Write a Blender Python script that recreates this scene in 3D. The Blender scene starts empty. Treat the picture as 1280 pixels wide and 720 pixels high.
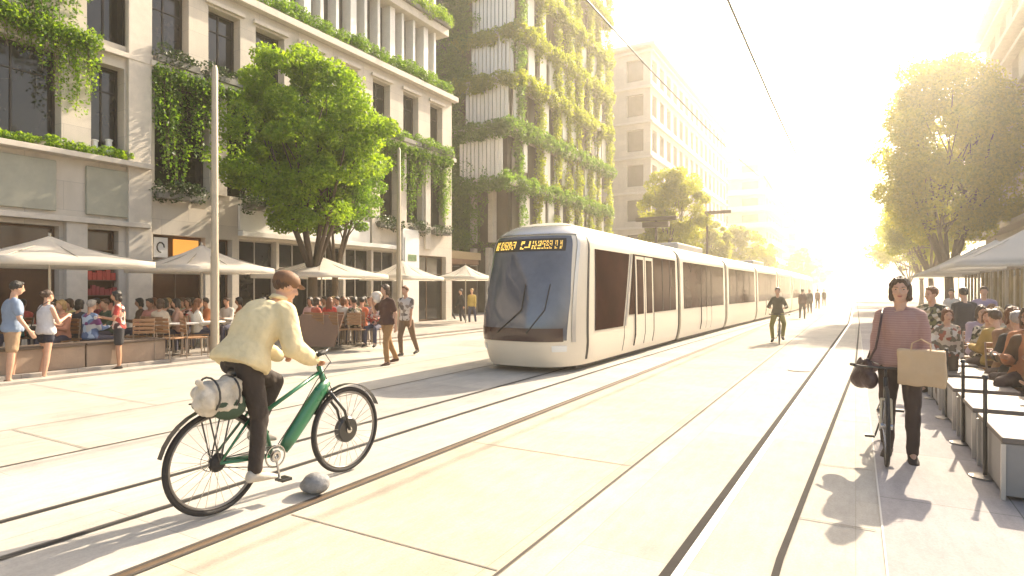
import bpy, bmesh, math, random
import numpy as np
from mathutils import noise
from mathutils import Vector, Matrix, Euler
R = math.radians
random.seed(7); RNG = np.random.default_rng(11)
SC = bpy.context.scene
COL = SC.collection

# ---------------------------------------------------------------- camera
YAW = 29.8
cam_d = bpy.data.cameras.new('camera'); cam = bpy.data.objects.new('camera', cam_d); COL.objects.link(cam)
cam.location = (0, 0, 1.65); cam.rotation_euler = (R(90), 0, R(YAW))
cam_d.sensor_width = 36; cam_d.lens = 750 / 1280 * 36; cam_d.shift_y = 2 / 1280
cam_d.clip_start = 0.05; cam_d.clip_end = 3000
SC.camera = cam
# ---------------------------------------------------------------- light
SUN_AZ, SUN_EL = 11.0, 35.0      # azimuth to the right of the street axis (+Y)
w = bpy.data.worlds.new('World'); SC.world = w; w.use_nodes = True
nt = w.node_tree; bg = nt.nodes['Background']
sky = nt.nodes.new('ShaderNodeTexSky'); sky.sky_type = 'NISHITA'; sky.sun_disc = False
sky.sun_elevation = R(SUN_EL); sky.sun_rotation = R(SUN_AZ); sky.altitude = 50
sky.air_density = 1.0; sky.dust_density = 4.0; sky.ozone_density = 1.0
tint = nt.nodes.new('ShaderNodeVectorMath'); tint.operation = 'MULTIPLY'; tint.inputs[1].default_value = (1.0, .95, .87)   # warm afternoon air
nt.links.new(sky.outputs[0], tint.inputs[0]); nt.links.new(tint.outputs[0], bg.inputs[0]); bg.inputs[1].default_value = 0.15
sd = bpy.data.lights.new('sun', 'SUN'); sd.energy = 5.0; sd.angle = R(0.6); sd.color = (1.0, 0.85, 0.65)
sun = bpy.data.objects.new('sun', sd); COL.objects.link(sun)
d = Vector((math.sin(R(SUN_AZ)) * math.cos(R(SUN_EL)), math.cos(R(SUN_AZ)) * math.cos(R(SUN_EL)), math.sin(R(SUN_EL))))
sun.rotation_euler = d.to_track_quat('Z', 'Y').to_euler(); sun.location = d * 100
vs = SC.view_settings; vs.view_transform = 'Standard'; vs.look = 'None'; vs.gamma = 1; vs.use_curve_mapping = False
vs.exposure = 1.34
cy = SC.cycles
cy.max_bounces = 8; cy.diffuse_bounces = 3; cy.glossy_bounces = 3; cy.transmission_bounces = 4
cy.volume_bounces = 1; cy.transparent_max_bounces = 6; cy.caustics_reflective = False; cy.caustics_refractive = False
cy.sample_clamp_indirect = 6; cy.use_denoising = True

# ---------------------------------------------------------------- helpers
CS, CC = math.sin(R(YAW)), math.cos(R(YAW))
def spot(u, z):
    """world X,Y of a point seen in column u (1280 wide) at camera depth z"""
    a = (u - 640) / 750 * z
    return (a * CC - z * CS, a * CS + z * CC)
def ground_at(u, v): return spot(u, 1237.5 / (v - 362))
def along(u, X):
    t = (u - 640) / 750; z = X / (t * CC - CS); return z * (t * CS + CC)

MATS = {}
def mat(name, col, rough=0.6, metal=0.0, var=0.0, vscale=3.0, bump=0.0, bscale=40.0, coat=0.0, trans=0.0, tcol=None, emit=None, spec=None, stretch=None):
    if name in MATS: return MATS[name]
    m = bpy.data.materials.new(name); m.use_nodes = True; n = m.node_tree.nodes; l = m.node_tree.links
    p = n['Principled BSDF']; p.inputs['Base Color'].default_value = (*col, 1)
    p.inputs['Roughness'].default_value = rough; p.inputs['Metallic'].default_value = metal
    if coat: p.inputs['Coat Weight'].default_value = coat; p.inputs['Coat Roughness'].default_value = 0.06
    if spec is not None: p.inputs['Specular IOR Level'].default_value = spec
    if emit: p.inputs['Emission Color'].default_value = (*emit[0], 1); p.inputs['Emission Strength'].default_value = emit[1]
    tc = n.new('ShaderNodeTexCoord'); src = tc.outputs['Object']
    if stretch:
        mp = n.new('ShaderNodeMapping'); mp.inputs['Scale'].default_value = stretch; l.new(src, mp.inputs[0]); src = mp.outputs[0]
    if var:
        nz = n.new('ShaderNodeTexNoise'); nz.inputs['Scale'].default_value = vscale; nz.inputs['Detail'].default_value = 6
        nz.inputs['Roughness'].default_value = 0.65; l.new(src, nz.inputs[0])
        mr = n.new('ShaderNodeMapRange'); mr.inputs[1].default_value = 0.3; mr.inputs[2].default_value = 0.7
        mr.inputs[3].default_value = 1 - var; mr.inputs[4].default_value = 1 + var; l.new(nz.outputs[0], mr.inputs[0])
        mx = n.new('ShaderNodeVectorMath'); mx.operation = 'SCALE'; mx.inputs[0].default_value = col
        l.new(mr.outputs[0], mx.inputs['Scale']); l.new(mx.outputs[0], p.inputs['Base Color'])
        r2 = n.new('ShaderNodeMapRange'); r2.inputs[3].default_value = max(0, rough - .12); r2.inputs[4].default_value = min(1, rough + .12)
        l.new(nz.outputs[0], r2.inputs[0]); l.new(r2.outputs[0], p.inputs['Roughness'])
    if bump:
        b = n.new('ShaderNodeTexNoise'); b.inputs['Scale'].default_value = bscale; b.inputs['Detail'].default_value = 4; l.new(src, b.inputs[0])
        bp = n.new('ShaderNodeBump'); bp.inputs['Strength'].default_value = bump; bp.inputs['Distance'].default_value = 0.02
        l.new(b.outputs[0], bp.inputs['Height']); l.new(bp.outputs[0], p.inputs['Normal'])
    if trans:
        t = n.new('ShaderNodeBsdfTranslucent'); t.inputs[0].default_value = (*(tcol or col), 1)
        ms = n.new('ShaderNodeMixShader'); ms.inputs[0].default_value = trans
        l.new(p.outputs[0], ms.inputs[1]); l.new(t.outputs[0], ms.inputs[2]); l.new(ms.outputs[0], n['Material Output'].inputs[0])
    MATS[name] = m; return m

def leaf_mat(name, c1, c2, trans=0.45, tc=(0.25, 0.34, 0.03)):
    m = bpy.data.materials.new(name); m.use_nodes = True; n = m.node_tree.nodes; l = m.node_tree.links
    p = n['Principled BSDF']; p.inputs['Roughness'].default_value = 0.5
    g = n.new('ShaderNodeNewGeometry'); tcn = n.new('ShaderNodeTexCoord')
    nz = n.new('ShaderNodeTexNoise'); nz.inputs['Scale'].default_value = 0.9; nz.inputs['Detail'].default_value = 3; l.new(tcn.outputs['Object'], nz.inputs[0])
    ad = n.new('ShaderNodeMath'); ad.operation = 'ADD'; l.new(g.outputs['Random Per Island'], ad.inputs[0]); l.new(nz.outputs[0], ad.inputs[1])
    mr = n.new('ShaderNodeMapRange'); mr.inputs[1].default_value = 0.45; mr.inputs[2].default_value = 1.35; l.new(ad.outputs[0], mr.inputs[0])
    mx = n.new('ShaderNodeMix'); mx.data_type = 'RGBA'; mx.inputs[6].default_value = (*c1, 1); mx.inputs[7].default_value = (*c2, 1)
    l.new(mr.outputs[0], mx.inputs[0]); l.new(mx.outputs[2], p.inputs['Base Color'])
    t = n.new('ShaderNodeBsdfTranslucent')
    m2 = n.new('ShaderNodeMix'); m2.data_type = 'RGBA'; m2.inputs[6].default_value = (tc[0] * .55, tc[1] * .7, tc[2], 1); m2.inputs[7].default_value = (*tc, 1)
    l.new(mr.outputs[0], m2.inputs[0]); l.new(m2.outputs[2], t.inputs[0])
    ms = n.new('ShaderNodeMixShader'); ms.inputs[0].default_value = trans
    l.new(p.outputs[0], ms.inputs[1]); l.new(t.outputs[0], ms.inputs[2]); l.new(ms.outputs[0], n['Material Output'].inputs[0])
    MATS[name] = m; return m

def tag(o, label=None, cat=None, group=None, kind=None):
    if label: o['label'] = label
    if cat: o['category'] = cat
    if group: o['group'] = group
    if kind: o['kind'] = kind
    return o
def empty(name, loc=(0, 0, 0), rz=0.0, label=None, cat=None, group=None, parent=None):
    o = bpy.data.objects.new(name, None); COL.objects.link(o); o.location = loc; o.rotation_euler = (0, 0, rz); o.empty_display_size = .2
    if parent: o.parent = parent
    return tag(o, label, cat, group)
def copy_tree(o, parent=None):
    c = o.copy(); COL.objects.link(c); c.parent = parent
    for ch in list(o.children): copy_tree(ch, c)
    return c

class MB:
    def __init__(s): s.v = []; s.f = []
    def add(s, vs, fs):
        k = len(s.v); s.v += [tuple(p) for p in vs]; s.f += [tuple(i + k for i in f) for f in fs]; return s
    def box(s, x0, x1, y0, y1, z0, z1):
        if x0 > x1: x0, x1 = x1, x0
        if y0 > y1: y0, y1 = y1, y0
        if z0 > z1: z0, z1 = z1, z0
        return s.add([(x0, y0, z0), (x1, y0, z0), (x1, y1, z0), (x0, y1, z0), (x0, y0, z1), (x1, y0, z1), (x1, y1, z1), (x0, y1, z1)],
                     [(0, 3, 2, 1), (4, 5, 6, 7), (0, 1, 5, 4), (1, 2, 6, 5), (2, 3, 7, 6), (3, 0, 4, 7)])
    def quad(s, a, b, c, d): return s.add([a, b, c, d], [(0, 1, 2, 3)])
    def tube(s, pts, rad, n=8, cap=True):
        pts = [Vector(p) for p in pts]; rs = rad if isinstance(rad, (list, tuple)) else [rad] * len(pts)
        rings = []; prev = None
        for i, p in enumerate(pts):
            d = (pts[min(i + 1, len(pts) - 1)] - pts[max(i - 1, 0)]).normalized()
            if prev is None: x = d.orthogonal().normalized()
            else:
                x = (prev - d * prev.dot(d)); x = x.normalized() if x.length > 1e-6 else d.orthogonal().normalized()
            prev = x; y = d.cross(x)
            rings.append([p + (x * math.cos(2 * math.pi * j / n) + y * math.sin(2 * math.pi * j / n)) * rs[i] for j in range(n)])
        vs = [q for r in rings for q in r]; fs = []
        for i in range(len(rings) - 1):
            for j in range(n):
                a = i * n + j; b = i * n + (j + 1) % n; fs.append((a, b, b + n, a + n))
        if cap: fs += [tuple(reversed(range(n))), tuple(range((len(rings) - 1) * n, len(rings) * n))]
        return s.add(vs, fs)
    def ring(s, c, r, tr, axis='x', n=36, m=8, flat=1.0):
        vs = []; fs = []
        for i in range(n):
            a = 2 * math.pi * i / n
            for j in range(m):
                b = 2 * math.pi * j / m; rr = r + tr * math.cos(b) * flat; o = tr * math.sin(b)
                if axis == 'x': vs.append((c[0] + o, c[1] + rr * math.cos(a), c[2] + rr * math.sin(a)))
                else: vs.append((c[0] + rr * math.cos(a), c[1] + rr * math.sin(a), c[2] + o))
                fs.append((i * m + j, ((i + 1) % n) * m + j, ((i + 1) % n) * m + (j + 1) % m, i * m + (j + 1) % m))
        return s.add(vs, fs)
    def lathe(s, prof, n=20, c=(0, 0, 0)):
        vs = [(c[0] + r * math.cos(2 * math.pi * j / n), c[1] + r * math.sin(2 * math.pi * j / n), c[2] + z) for r, z in prof for j in range(n)]
        fs = [(i * n + j, i * n + (j + 1) % n, (i + 1) * n + (j + 1) % n, (i + 1) * n + j) for i in range(len(prof) - 1) for j in range(n)]
        fs += [tuple(reversed(range(n))), tuple(range((len(prof) - 1) * n, len(prof) * n))]
        return s.add(vs, fs)
    def caps(s, p0, r0, p1, r1, n=12, sx=1.0):
        """closed tapered capsule"""
        p0 = Vector(p0); p1 = Vector(p1); d = p1 - p0; L = d.length
        if L < 1e-6: d = Vector((0, 0, 1)); L = 1e-6
        d.normalize(); pts = []; rs = []
        for k in range(4):
            a = (k + .35) / 4 * math.pi / 2; pts.append(p0 - d * r0 * math.cos(a)); rs.append(r0 * math.sin(a))
        pts += [p0, p1]; rs += [r0, r1]
        for k in range(4):
            a = (3 - k + .35) / 4 * math.pi / 2; pts.append(p1 + d * r1 * math.cos(a)); rs.append(r1 * math.sin(a))
        return s.tube(pts, rs, n)
    def ell(s, c, r, rot=None, n=16, m=10):
        vs = []; fs = []; c = Vector(c)
        for i in range(1, m):
            th = math.pi * i / m
            for j in range(n):
                ph = 2 * math.pi * j / n; p = Vector((r[0] * math.sin(th) * math.cos(ph), r[1] * math.sin(th) * math.sin(ph), r[2] * math.cos(th)))
                if rot: p = rot @ p
                vs.append(c + p)
        for i in range(m - 2):
            for j in range(n): fs.append((i * n + j, (i + 1) * n + j, (i + 1) * n + (j + 1) % n, i * n + (j + 1) % n))
        fs += [tuple(range(n)), tuple(reversed(range((m - 2) * n, (m - 1) * n)))]
        return s.add(vs, fs)
    def loft(s, secs, n=16):
        """secs: (center, right, fwd, hw, hd)"""
        vs = []
        for c, rt, fw, hw, hd in secs:
            for j in range(n):
                a = 2 * math.pi * j / n; vs.append(c + rt * hw * math.cos(a) + fw * hd * math.sin(a))
        fs = [(i * n + j, i * n + (j + 1) % n, (i + 1) * n + (j + 1) % n, (i + 1) * n + j) for i in range(len(secs) - 1) for j in range(n)]
        fs += [tuple(reversed(range(n))), tuple(range((len(secs) - 1) * n, len(secs) * n))]
        return s.add(vs, fs)
    def mesh(s, name, smooth=False):
        me = bpy.data.meshes.new(name); me.from_pydata(s.v, [], s.f); me.update()
        if smooth: me.polygons.foreach_set('use_smooth', [True] * len(me.polygons))
        return me
    def build(s, name, m, parent=None, smooth=False, bev=0.0, loc=None, rot=None, angle=None):
        o = bpy.data.objects.new(name, s.mesh(name, smooth)); COL.objects.link(o)
        if m: o.data.materials.append(m)
        if parent: o.parent = parent
        if loc is not None: o.location = loc
        if rot is not None: o.rotation_euler = rot
        if bev:
            b = o.modifiers.new('bevel', 'BEVEL'); b.width = bev; b.segments = 2; b.limit_method = 'ANGLE'; b.angle_limit = R(40)
        if angle:
            o.data.polygons.foreach_set('use_smooth', [True] * len(o.data.polygons))
            try: o.data.set_sharp_from_angle(angle=R(angle))
            except Exception: pass
        return o
    def build_each(s, name, m, parent=None, bev=0.0, per=8, fix=None):
        """every box of this collection becomes a part of its own"""
        out = []; nf = 6
        for i in range(len(s.v) // per):
            q = MB().add(s.v[i * per:(i + 1) * per], [tuple(a - i * per for a in f) for f in s.f[i * nf:(i + 1) * nf]])
            o = q.build(name, m, parent, bev=bev); out.append(fix(o) if fix else o)
        return out
    def remesh(s, name, m, parent, vox=0.012, smooth=3, sf=.5, wrinkle=None):
        me = s.mesh(name); o = bpy.data.objects.new('tmp', me); COL.objects.link(o)
        md = o.modifiers.new('r', 'REMESH'); md.mode = 'VOXEL'; md.voxel_size = vox
        if smooth: sm = o.modifiers.new('s', 'SMOOTH'); sm.factor = sf; sm.iterations = smooth
        dg = bpy.context.evaluated_depsgraph_get()
        nm = bpy.data.meshes.new_from_object(o.evaluated_get(dg)); nm.name = name
        bpy.data.objects.remove(o); bpy.data.meshes.remove(me)
        nm.polygons.foreach_set('use_smooth', [True] * len(nm.polygons))
        nm.materials.clear(); nm.materials.append(m)
        if wrinkle:
            amp, sc = wrinkle; nm.update(); q = [v.co + v.normal * (amp * noise.fractal((v.co.x * sc[0], v.co.y * sc[1], v.co.z * sc[2]), .8, 2.0, 3)) for v in nm.vertices]
            nm.vertices.foreach_set('co', [c for p in q for c in p]); nm.update()
        r = bpy.data.objects.new(name, nm); COL.objects.link(r); r.parent = parent
        return r

def leaves(name, P, size, m, parent=None, up=0.3, narrow=0.55, N=None):
    """many separate leaf-sized faces at the points P"""
    P = np.asarray(P, dtype=np.float64); k = len(P)
    nrm = RNG.normal(size=(k, 3)); nrm[:, 2] += up; nrm /= np.linalg.norm(nrm, axis=1)[:, None]
    a = RNG.normal(size=(k, 3)); a -= nrm * (a * nrm).sum(1)[:, None]; a /= np.linalg.norm(a, axis=1)[:, None]
    b = np.cross(nrm, a); s = (size * RNG.uniform(.6, 1.35, k))[:, None]
    V4 = np.stack([P - a * s * .5, P + b * s * .5 * narrow - nrm * s * .06, P + a * s * .5, P - b * s * .5 * narrow + nrm * s * .06], 1).reshape(-1, 3)
    me = bpy.data.meshes.new(name); me.vertices.add(4 * k); me.vertices.foreach_set('co', V4.ravel())
    me.loops.add(4 * k); me.loops.foreach_set('vertex_index', np.arange(4 * k, dtype=np.int32))
    me.polygons.add(k); me.polygons.foreach_set('loop_start', np.arange(0, 4 * k, 4, dtype=np.int32))
    me.update(); me.validate(); me.materials.append(m)
    o = bpy.data.objects.new(name, me); COL.objects.link(o)
    if parent: o.parent = parent
    return o
def clump_pts(c, r, k, shell=.5):
    d = RNG.normal(size=(k, 3)); d /= np.linalg.norm(d, axis=1)[:, None]
    rad = RNG.uniform(shell ** 3, 1, k) ** (1 / 3)
    return np.asarray(c) + d * rad[:, None] * np.asarray(r)
def struct(o): o['kind'] = 'structure'; return o
# ---------------------------------------------------------------- ground
def paving(name, col, sw, sh, warm=0.0, rough=.82, mort=(.5, .5), off=.5, jw=.006, stain=.24):
    m = bpy.data.materials.new(name); m.use_nodes = True; n = m.node_tree.nodes; l = m.node_tree.links
    p = n['Principled BSDF']; tc = n.new('ShaderNodeTexCoord'); p.inputs['Specular IOR Level'].default_value = .12
    mp = n.new('ShaderNodeMapping'); mp.inputs['Rotation'].default_value = (0, 0, R(90)); l.new(tc.outputs['Object'], mp.inputs[0])
    br = n.new('ShaderNodeTexBrick'); br.offset = off; br.inputs['Scale'].default_value = 1; br.inputs['Brick Width'].default_value = sw
    br.inputs['Row Height'].default_value = sh; br.inputs['Mortar Size'].default_value = jw; br.inputs['Mortar Smooth'].default_value = .3
    br.inputs['Color1'].default_value = (.88, .88, .88, 1); br.inputs['Color2'].default_value = (1.08, 1.06, 1.02, 1); br.inputs['Mortar'].default_value = (mort[0], mort[0], mort[1], 1)
    l.new(mp.outputs[0], br.inputs[0])
    n1 = n.new('ShaderNodeTexNoise'); n1.inputs['Scale'].default_value = .55; n1.inputs['Detail'].default_value = 8; n1.inputs['Roughness'].default_value = .68; l.new(tc.outputs['Object'], n1.inputs[0])
    n2 = n.new('ShaderNodeTexNoise'); n2.inputs['Scale'].default_value = 60; n2.inputs['Detail'].default_value = 4; l.new(tc.outputs['Object'], n2.inputs[0])
    n3 = n.new('ShaderNodeTexNoise'); n3.inputs['Scale'].default_value = 5; n3.inputs['Detail'].default_value = 6; n3.inputs['Roughness'].default_value = .7
    m3 = n.new('ShaderNodeMapping'); m3.inputs['Scale'].default_value = (2.2, .5, 1); l.new(tc.outputs['Object'], m3.inputs[0]); l.new(m3.outputs[0], n3.inputs[0])
    def rng(src, a, b, lo, hi):
        r = n.new('ShaderNodeMapRange'); r.inputs[1].default_value = a; r.inputs[2].default_value = b; r.inputs[3].default_value = lo; r.inputs[4].default_value = hi; l.new(src, r.inputs[0]); return r.outputs[0]
    def mul(a, b):
        q = n.new('ShaderNodeMath'); q.operation = 'MULTIPLY'; l.new(a, q.inputs[0]); l.new(b, q.inputs[1]); return q.outputs[0]
    f = mul(mul(rng(n1.outputs[0], .3, .7, 1 - stain, 1 + stain * .6), rng(n2.outputs[0], .3, .7, .93, 1.07)), rng(n3.outputs[0], .35, .62, .9, 1.04))
    sc = n.new('ShaderNodeVectorMath'); sc.operation = 'SCALE'; l.new(br.outputs[0], sc.inputs[0]); l.new(f, sc.inputs['Scale'])
    mc = n.new('ShaderNodeVectorMath'); mc.operation = 'MULTIPLY'; mc.inputs[1].default_value = col; l.new(sc.outputs[0], mc.inputs[0]); l.new(mc.outputs[0], p.inputs['Base Color'])
    l.new(rng(n1.outputs[0], .3, .7, rough - .1, rough + .12), p.inputs['Roughness'])
    bp = n.new('ShaderNodeBump'); bp.inputs['Strength'].default_value = .35; bp.inputs['Distance'].default_value = .004
    ad = n.new('ShaderNodeMath'); ad.operation = 'ADD'; l.new(br.outputs[1], ad.inputs[0]); l.new(n2.outputs[0], ad.inputs[1]); ad2 = n.new('ShaderNodeMath'); ad2.operation = 'MULTIPLY'; ad2.inputs[1].default_value = -1; l.new(br.outputs[1], ad2.inputs[0])
    l.new(ad2.outputs[0], ad.inputs[0]); l.new(ad.outputs[0], bp.inputs['Height']); l.new(bp.outputs[0], p.inputs['Normal'])
    return m
P_main = paving('stone_paving', (.43, .405, .36), 3.6, 1.55, jw=.004, mort=(.8, .76))
P_tram = paving('track_paving', (.43, .41, .38), 2.4, 1.62, jw=.004, mort=(.7, .66))
P_warm = paving('warm_paving', (.43, .385, .315), 4.2, 1.9, jw=.004, mort=(.78, .7))
P_side = paving('side_paving', (.31, .295, .30), 1.6, 1.05, jw=.005, mort=(.55, .5), stain=.2)
P_terr = paving('terrace_paving', (.36, .33, .30), .9, .6, jw=.006, mort=(.5, .45))
def sheet(name, x0, x1, y0, y1, z, m):
    return struct(MB().quad((x0, y0, z), (x1, y0, z), (x1, y1, z), (x0, y1, z)).build(name, m))
sheet('ground', -400, 400, -50, 700, 0, P_main)
sheet('tram_track_bed', -6.85, -3.72, -6, 330, .004, P_tram)
sheet('pavement', -3.60, -1.79, -6, 330, .004, P_warm)
sheet('footpath', .16, 9.5, -6, 330, .004, P_side)
# kerb terrace on the left
struct(MB().box(-40, -12.95, -6, 60, -.2, .13).build('terrace', P_terr, bev=.015))
struct(MB().box(-12.95, -12.62, -6, 60, -.2, .06).build('kerb', mat('kerb_stone', (.36, .33, .29), .7, var=.15, bump=.3), bev=.012))
def strip(pts, wd, z=.009):
    mb = MB()
    for i in range(len(pts) - 1):
        (x0, y0), (x1, y1) = pts[i], pts[i + 1]
        mb.quad((x0 - wd / 2, y0, z), (x0 + wd / 2, y0, z), (x1 + wd / 2, y1, z), (x1 - wd / 2, y1, z))
    return mb
RAILP = [(0, -6), (0, 12), (.12, 19), (.38, 26), (.62, 33), (.72, 45), (.74, 330)]
steel = mat('rail_steel', (.13, .12, .11), .5, .6, var=.2, vscale=8); groove = mat('groove_dark', (.03, .028, .026), .9)
for x in (-5.25, -4.53):
    o = struct(MB().add(*[(lambda mb: (mb.v, mb.f))(strip([(x + a, b) for a, b in RAILP], .075))][0]).build('tram_rail', steel))
    struct(strip([(x + .012 + a, b) for a, b in RAILP], .036, .013).build('rail_groove', groove))
joint = mat('joint_dark', (.06, .05, .04), .85, var=.3, vscale=5)
struct(strip([(-6.87, -6), (-6.87, 60)], .035).build('paving_joint', joint))
struct(strip([(-8.62, -6), (-8.62, 60)], .016).build('paving_joint', joint))
brn = mat('channel_iron', (.16, .11, .07), .6, .3, var=.3, vscale=6)
struct(strip([(-3.70, -6), (-3.70, 330)], .035).build('drain_channel', joint))
struct(strip([(-3.66, -6), (-3.66, 330)], .05, .007).build('drain_channel_frame', brn))
struct(strip([(-3.62, -6), (-3.62, 330)], .03).build('drain_channel', joint))
struct(strip([(-1.80, -6), (-1.80, 330)], .018).build('paving_joint', joint))
struct(strip([(-.96, -6), (-.96, 3), (-.72, 14), (-.3, 34), (-.2, 330)], .06, .010).build('tram_rail', mat('old_rail', (.04, .036, .033), .9, 0, var=.3, spec=.1)))
struct(strip([(-.905, -6), (-.905, 3), (-.655, 14), (-.22, 34), (-.12, 330)], .06, .006).build('white_marking', mat('white_strip', (.75, .73, .68), .5, var=.12, vscale=10)))
struct(strip([(-.42, -6), (-.40, 4), (0.0, 15), (.16, 34), (.16, 330)], .042, .010).build('tram_rail', MATS['old_rail']))
for (x0, x1, y) in ((-.36, .12, 4.78), (-.33, .13, 6.35), (-.2, .14, 8.6), (-3.58, -1.82, 3.0), (-3.58, -1.82, 5.4), (-8.6, -6.9, 3.2), (-12.5, -8.65, 4.9), (-12.5, -8.65, 7.6), (-12.5, -8.65, 12.4)):
    struct(MB().quad((x0, y, .0085), (x1, y, .0085), (x1, y + .013, .0085), (x0, y + .013, .0085)).build('slab_joint', mat('joint_soft', (.20, .18, .155), .85)))
struct(strip([(.16, -6), (.16, 60)], .012, .0095).build('paving_joint', mat('joint_pale', (.5, .48, .44), .8)))
# far haze of the city end
# ---------------------------------------------------------------- facades
def stone(name, col, bw, bh, mort=.72, stain=.15):
    m = bpy.data.materials.new(name); m.use_nodes = True; n = m.node_tree.nodes; l = m.node_tree.links
    p = n['Principled BSDF']; p.inputs['Roughness'].default_value = .8; tc = n.new('ShaderNodeTexCoord')
    sp = n.new('ShaderNodeSeparateXYZ'); l.new(tc.outputs['Object'], sp.inputs[0]); ad = n.new('ShaderNodeMath'); l.new(sp.outputs[0], ad.inputs[0]); l.new(sp.outputs[1], ad.inputs[1])
    cb = n.new('ShaderNodeCombineXYZ'); l.new(ad.outputs[0], cb.inputs[0]); l.new(sp.outputs[2], cb.inputs[1])
    br = n.new('ShaderNodeTexBrick'); br.inputs['Scale'].default_value = 1; br.inputs['Brick Width'].default_value = bw; br.inputs['Row Height'].default_value = bh
    br.inputs['Mortar Size'].default_value = .006; br.inputs['Color1'].default_value = (.93, .93, .93, 1); br.inputs['Color2'].default_value = (1.06, 1.05, 1.03, 1); br.inputs['Mortar'].default_value = (mort, mort, mort, 1)
    l.new(cb.outputs[0], br.inputs[0])
    nz = n.new('ShaderNodeTexNoise'); nz.inputs['Scale'].default_value = .8; nz.inputs['Detail'].default_value = 8; nz.inputs['Roughness'].default_value = .7
    mp = n.new('ShaderNodeMapping'); mp.inputs['Scale'].default_value = (1.6, 1.6, .5); l.new(tc.outputs['Object'], mp.inputs[0]); l.new(mp.outputs[0], nz.inputs[0])
    r = n.new('ShaderNodeMapRange'); r.inputs[1].default_value = .3; r.inputs[2].default_value = .7; r.inputs[3].default_value = 1 - stain; r.inputs[4].default_value = 1 + stain * .5; l.new(nz.outputs[0], r.inputs[0])
    sc = n.new('ShaderNodeVectorMath'); sc.operation = 'SCALE'; l.new(br.outputs[0], sc.inputs[0]); l.new(r.outputs[0], sc.inputs['Scale'])
    mc = n.new('ShaderNodeVectorMath'); mc.operation = 'MULTIPLY'; mc.inputs[1].default_value = col; l.new(sc.outputs[0], mc.inputs[0]); l.new(mc.outputs[0], p.inputs['Base Color'])
    n2 = n.new('ShaderNodeTexNoise'); n2.inputs['Scale'].default_value = 30; l.new(tc.outputs['Object'], n2.inputs[0])
    bp = n.new('ShaderNodeBump'); bp.inputs['Strength'].default_value = .25; bp.inputs['Distance'].default_value = .01; l.new(n2.outputs[0], bp.inputs['Height']); l.new(bp.outputs[0], p.inputs['Normal'])
    return m
S_cream = stone('cream_stone', (.60, .54, .46), 1.7, .75)
S_pale = stone('pale_stone', (.50, .47, .43), 1.2, .6)
trim = mat('trim_stone', (.59, .53, .45), .75, var=.12, bump=.2)
dark_frame = mat('dark_frame', (.035, .028, .024), .45, .2)
def glass_mat(name, col, rough=.06):
    m = mat(name, col, rough, var=.5, vscale=.7, spec=.6); return m
G_dark = glass_mat('dark_glass', (.018, .017, .018)); G_warm = glass_mat('warm_glass', (.07, .035, .02), .1)
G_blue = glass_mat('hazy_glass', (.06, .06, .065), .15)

def facade(mb, X, y0, y1, z0, z1, ops, depth=.35, sgn=1):
    """wall sheet on the plane x=X (facing +x) with real openings and their reveals"""
    ys = sorted({y0, y1, *[a for o in ops for a in o[:2]]}); zs = sorted({z0, z1, *[a for o in ops for a in o[2:4]]})
    for i in range(len(ys) - 1):
        for j in range(len(zs) - 1):
            cy_, cz = (ys[i] + ys[i + 1]) / 2, (zs[j] + zs[j + 1]) / 2
            if any(o[0] < cy_ < o[1] and o[2] < cz < o[3] for o in ops): continue
            mb.quad((X, ys[i], zs[j]), (X, ys[i + 1], zs[j]), (X, ys[i + 1], zs[j + 1]), (X, ys[i], zs[j + 1]))
    for a, b, c, e in [o[:4] for o in ops]:
        D = X - depth * sgn
        mb.quad((X, a, c), (D, a, c), (D, a, e), (X, a, e)); mb.quad((X, b, c), (X, b, e), (D, b, e), (D, b, c))
        mb.quad((X, a, c), (X, b, c), (D, b, c), (D, a, c)); mb.quad((X, a, e), (D, a, e), (D, b, e), (X, b, e))
def window(par, X, a, b, c, e, nv=1, nh=0, fr=.06, fm=None, gm=None, depth=.35, sgn=1, name='window'):
    """frame (part) with its pane (sub-part) sitting at the back of an opening"""
    fm = fm or dark_frame; gm = gm or G_dark; D = X - depth * sgn; mb = MB(); t = .05 * sgn
    mb.box(D, D + t, a, a + fr, c, e); mb.box(D, D + t, b - fr, b, c, e); mb.box(D, D + t, a + fr, b - fr, c, c + fr); mb.box(D, D + t, a + fr, b - fr, e - fr, e)
    for k in range(nv):
        y = a + (b - a) * (k + 1) / (nv + 1); mb.box(D, D + t * .9, y - fr * .35, y + fr * .35, c + fr, e - fr)
    for k in range(nh):
        z = c + (e - c) * (k + 1) / (nh + 1) if nh > 1 else c + (e - c) * .72
        mb.box(D, D + t * .8, a + fr, b - fr, z - fr * .3, z + fr * .3)
    f = mb.build(name, fm, par)
    MB().box(D - .03 * sgn, D + .012 * sgn, a - .01, b + .01, c - .01, e + .01).build('pane', gm, f)
    return f

# ---- building A: cream stone block with ground-floor shops
XA = -18.0; YA0, YA1 = -24.0, 25.2
bA = empty('stone_building', (XA, 12, 0), label='cream stone building with cafes below and ivy hanging from its deep windows', cat='building')
for o_ in (bA,): pass
LA = []
win2 = [(8.35, 9.5), (10.0, 11.2), (11.85, 13.0), (13.6, 14.8), (15.5, 16.6), (17.4, 18.5), (19.4, 20.5), (21.4, 22.5), (23.4, 24.4)]
win1 = [(4.9, 7.75), (8.45, 9.3), (10.15, 11.9), (12.5, 14.2), (14.8, 16.6), (17.2, 19.0), (19.8, 21.0), (21.6, 22.8), (23.4, 24.6)]
shop = [(3.9, 7.7, .55, 3.3), (8.35, 9.15, .13, 3.3), (10.1, 11.75, .13, 3.3), (12.0, 12.7, .13, 3.3), (22.2, 24.7, .13, 3.3)]
band = [(12.95 + k * 1.62, 12.95 + k * 1.62 + 1.5, .13, 3.35) for k in range(5)]
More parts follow.
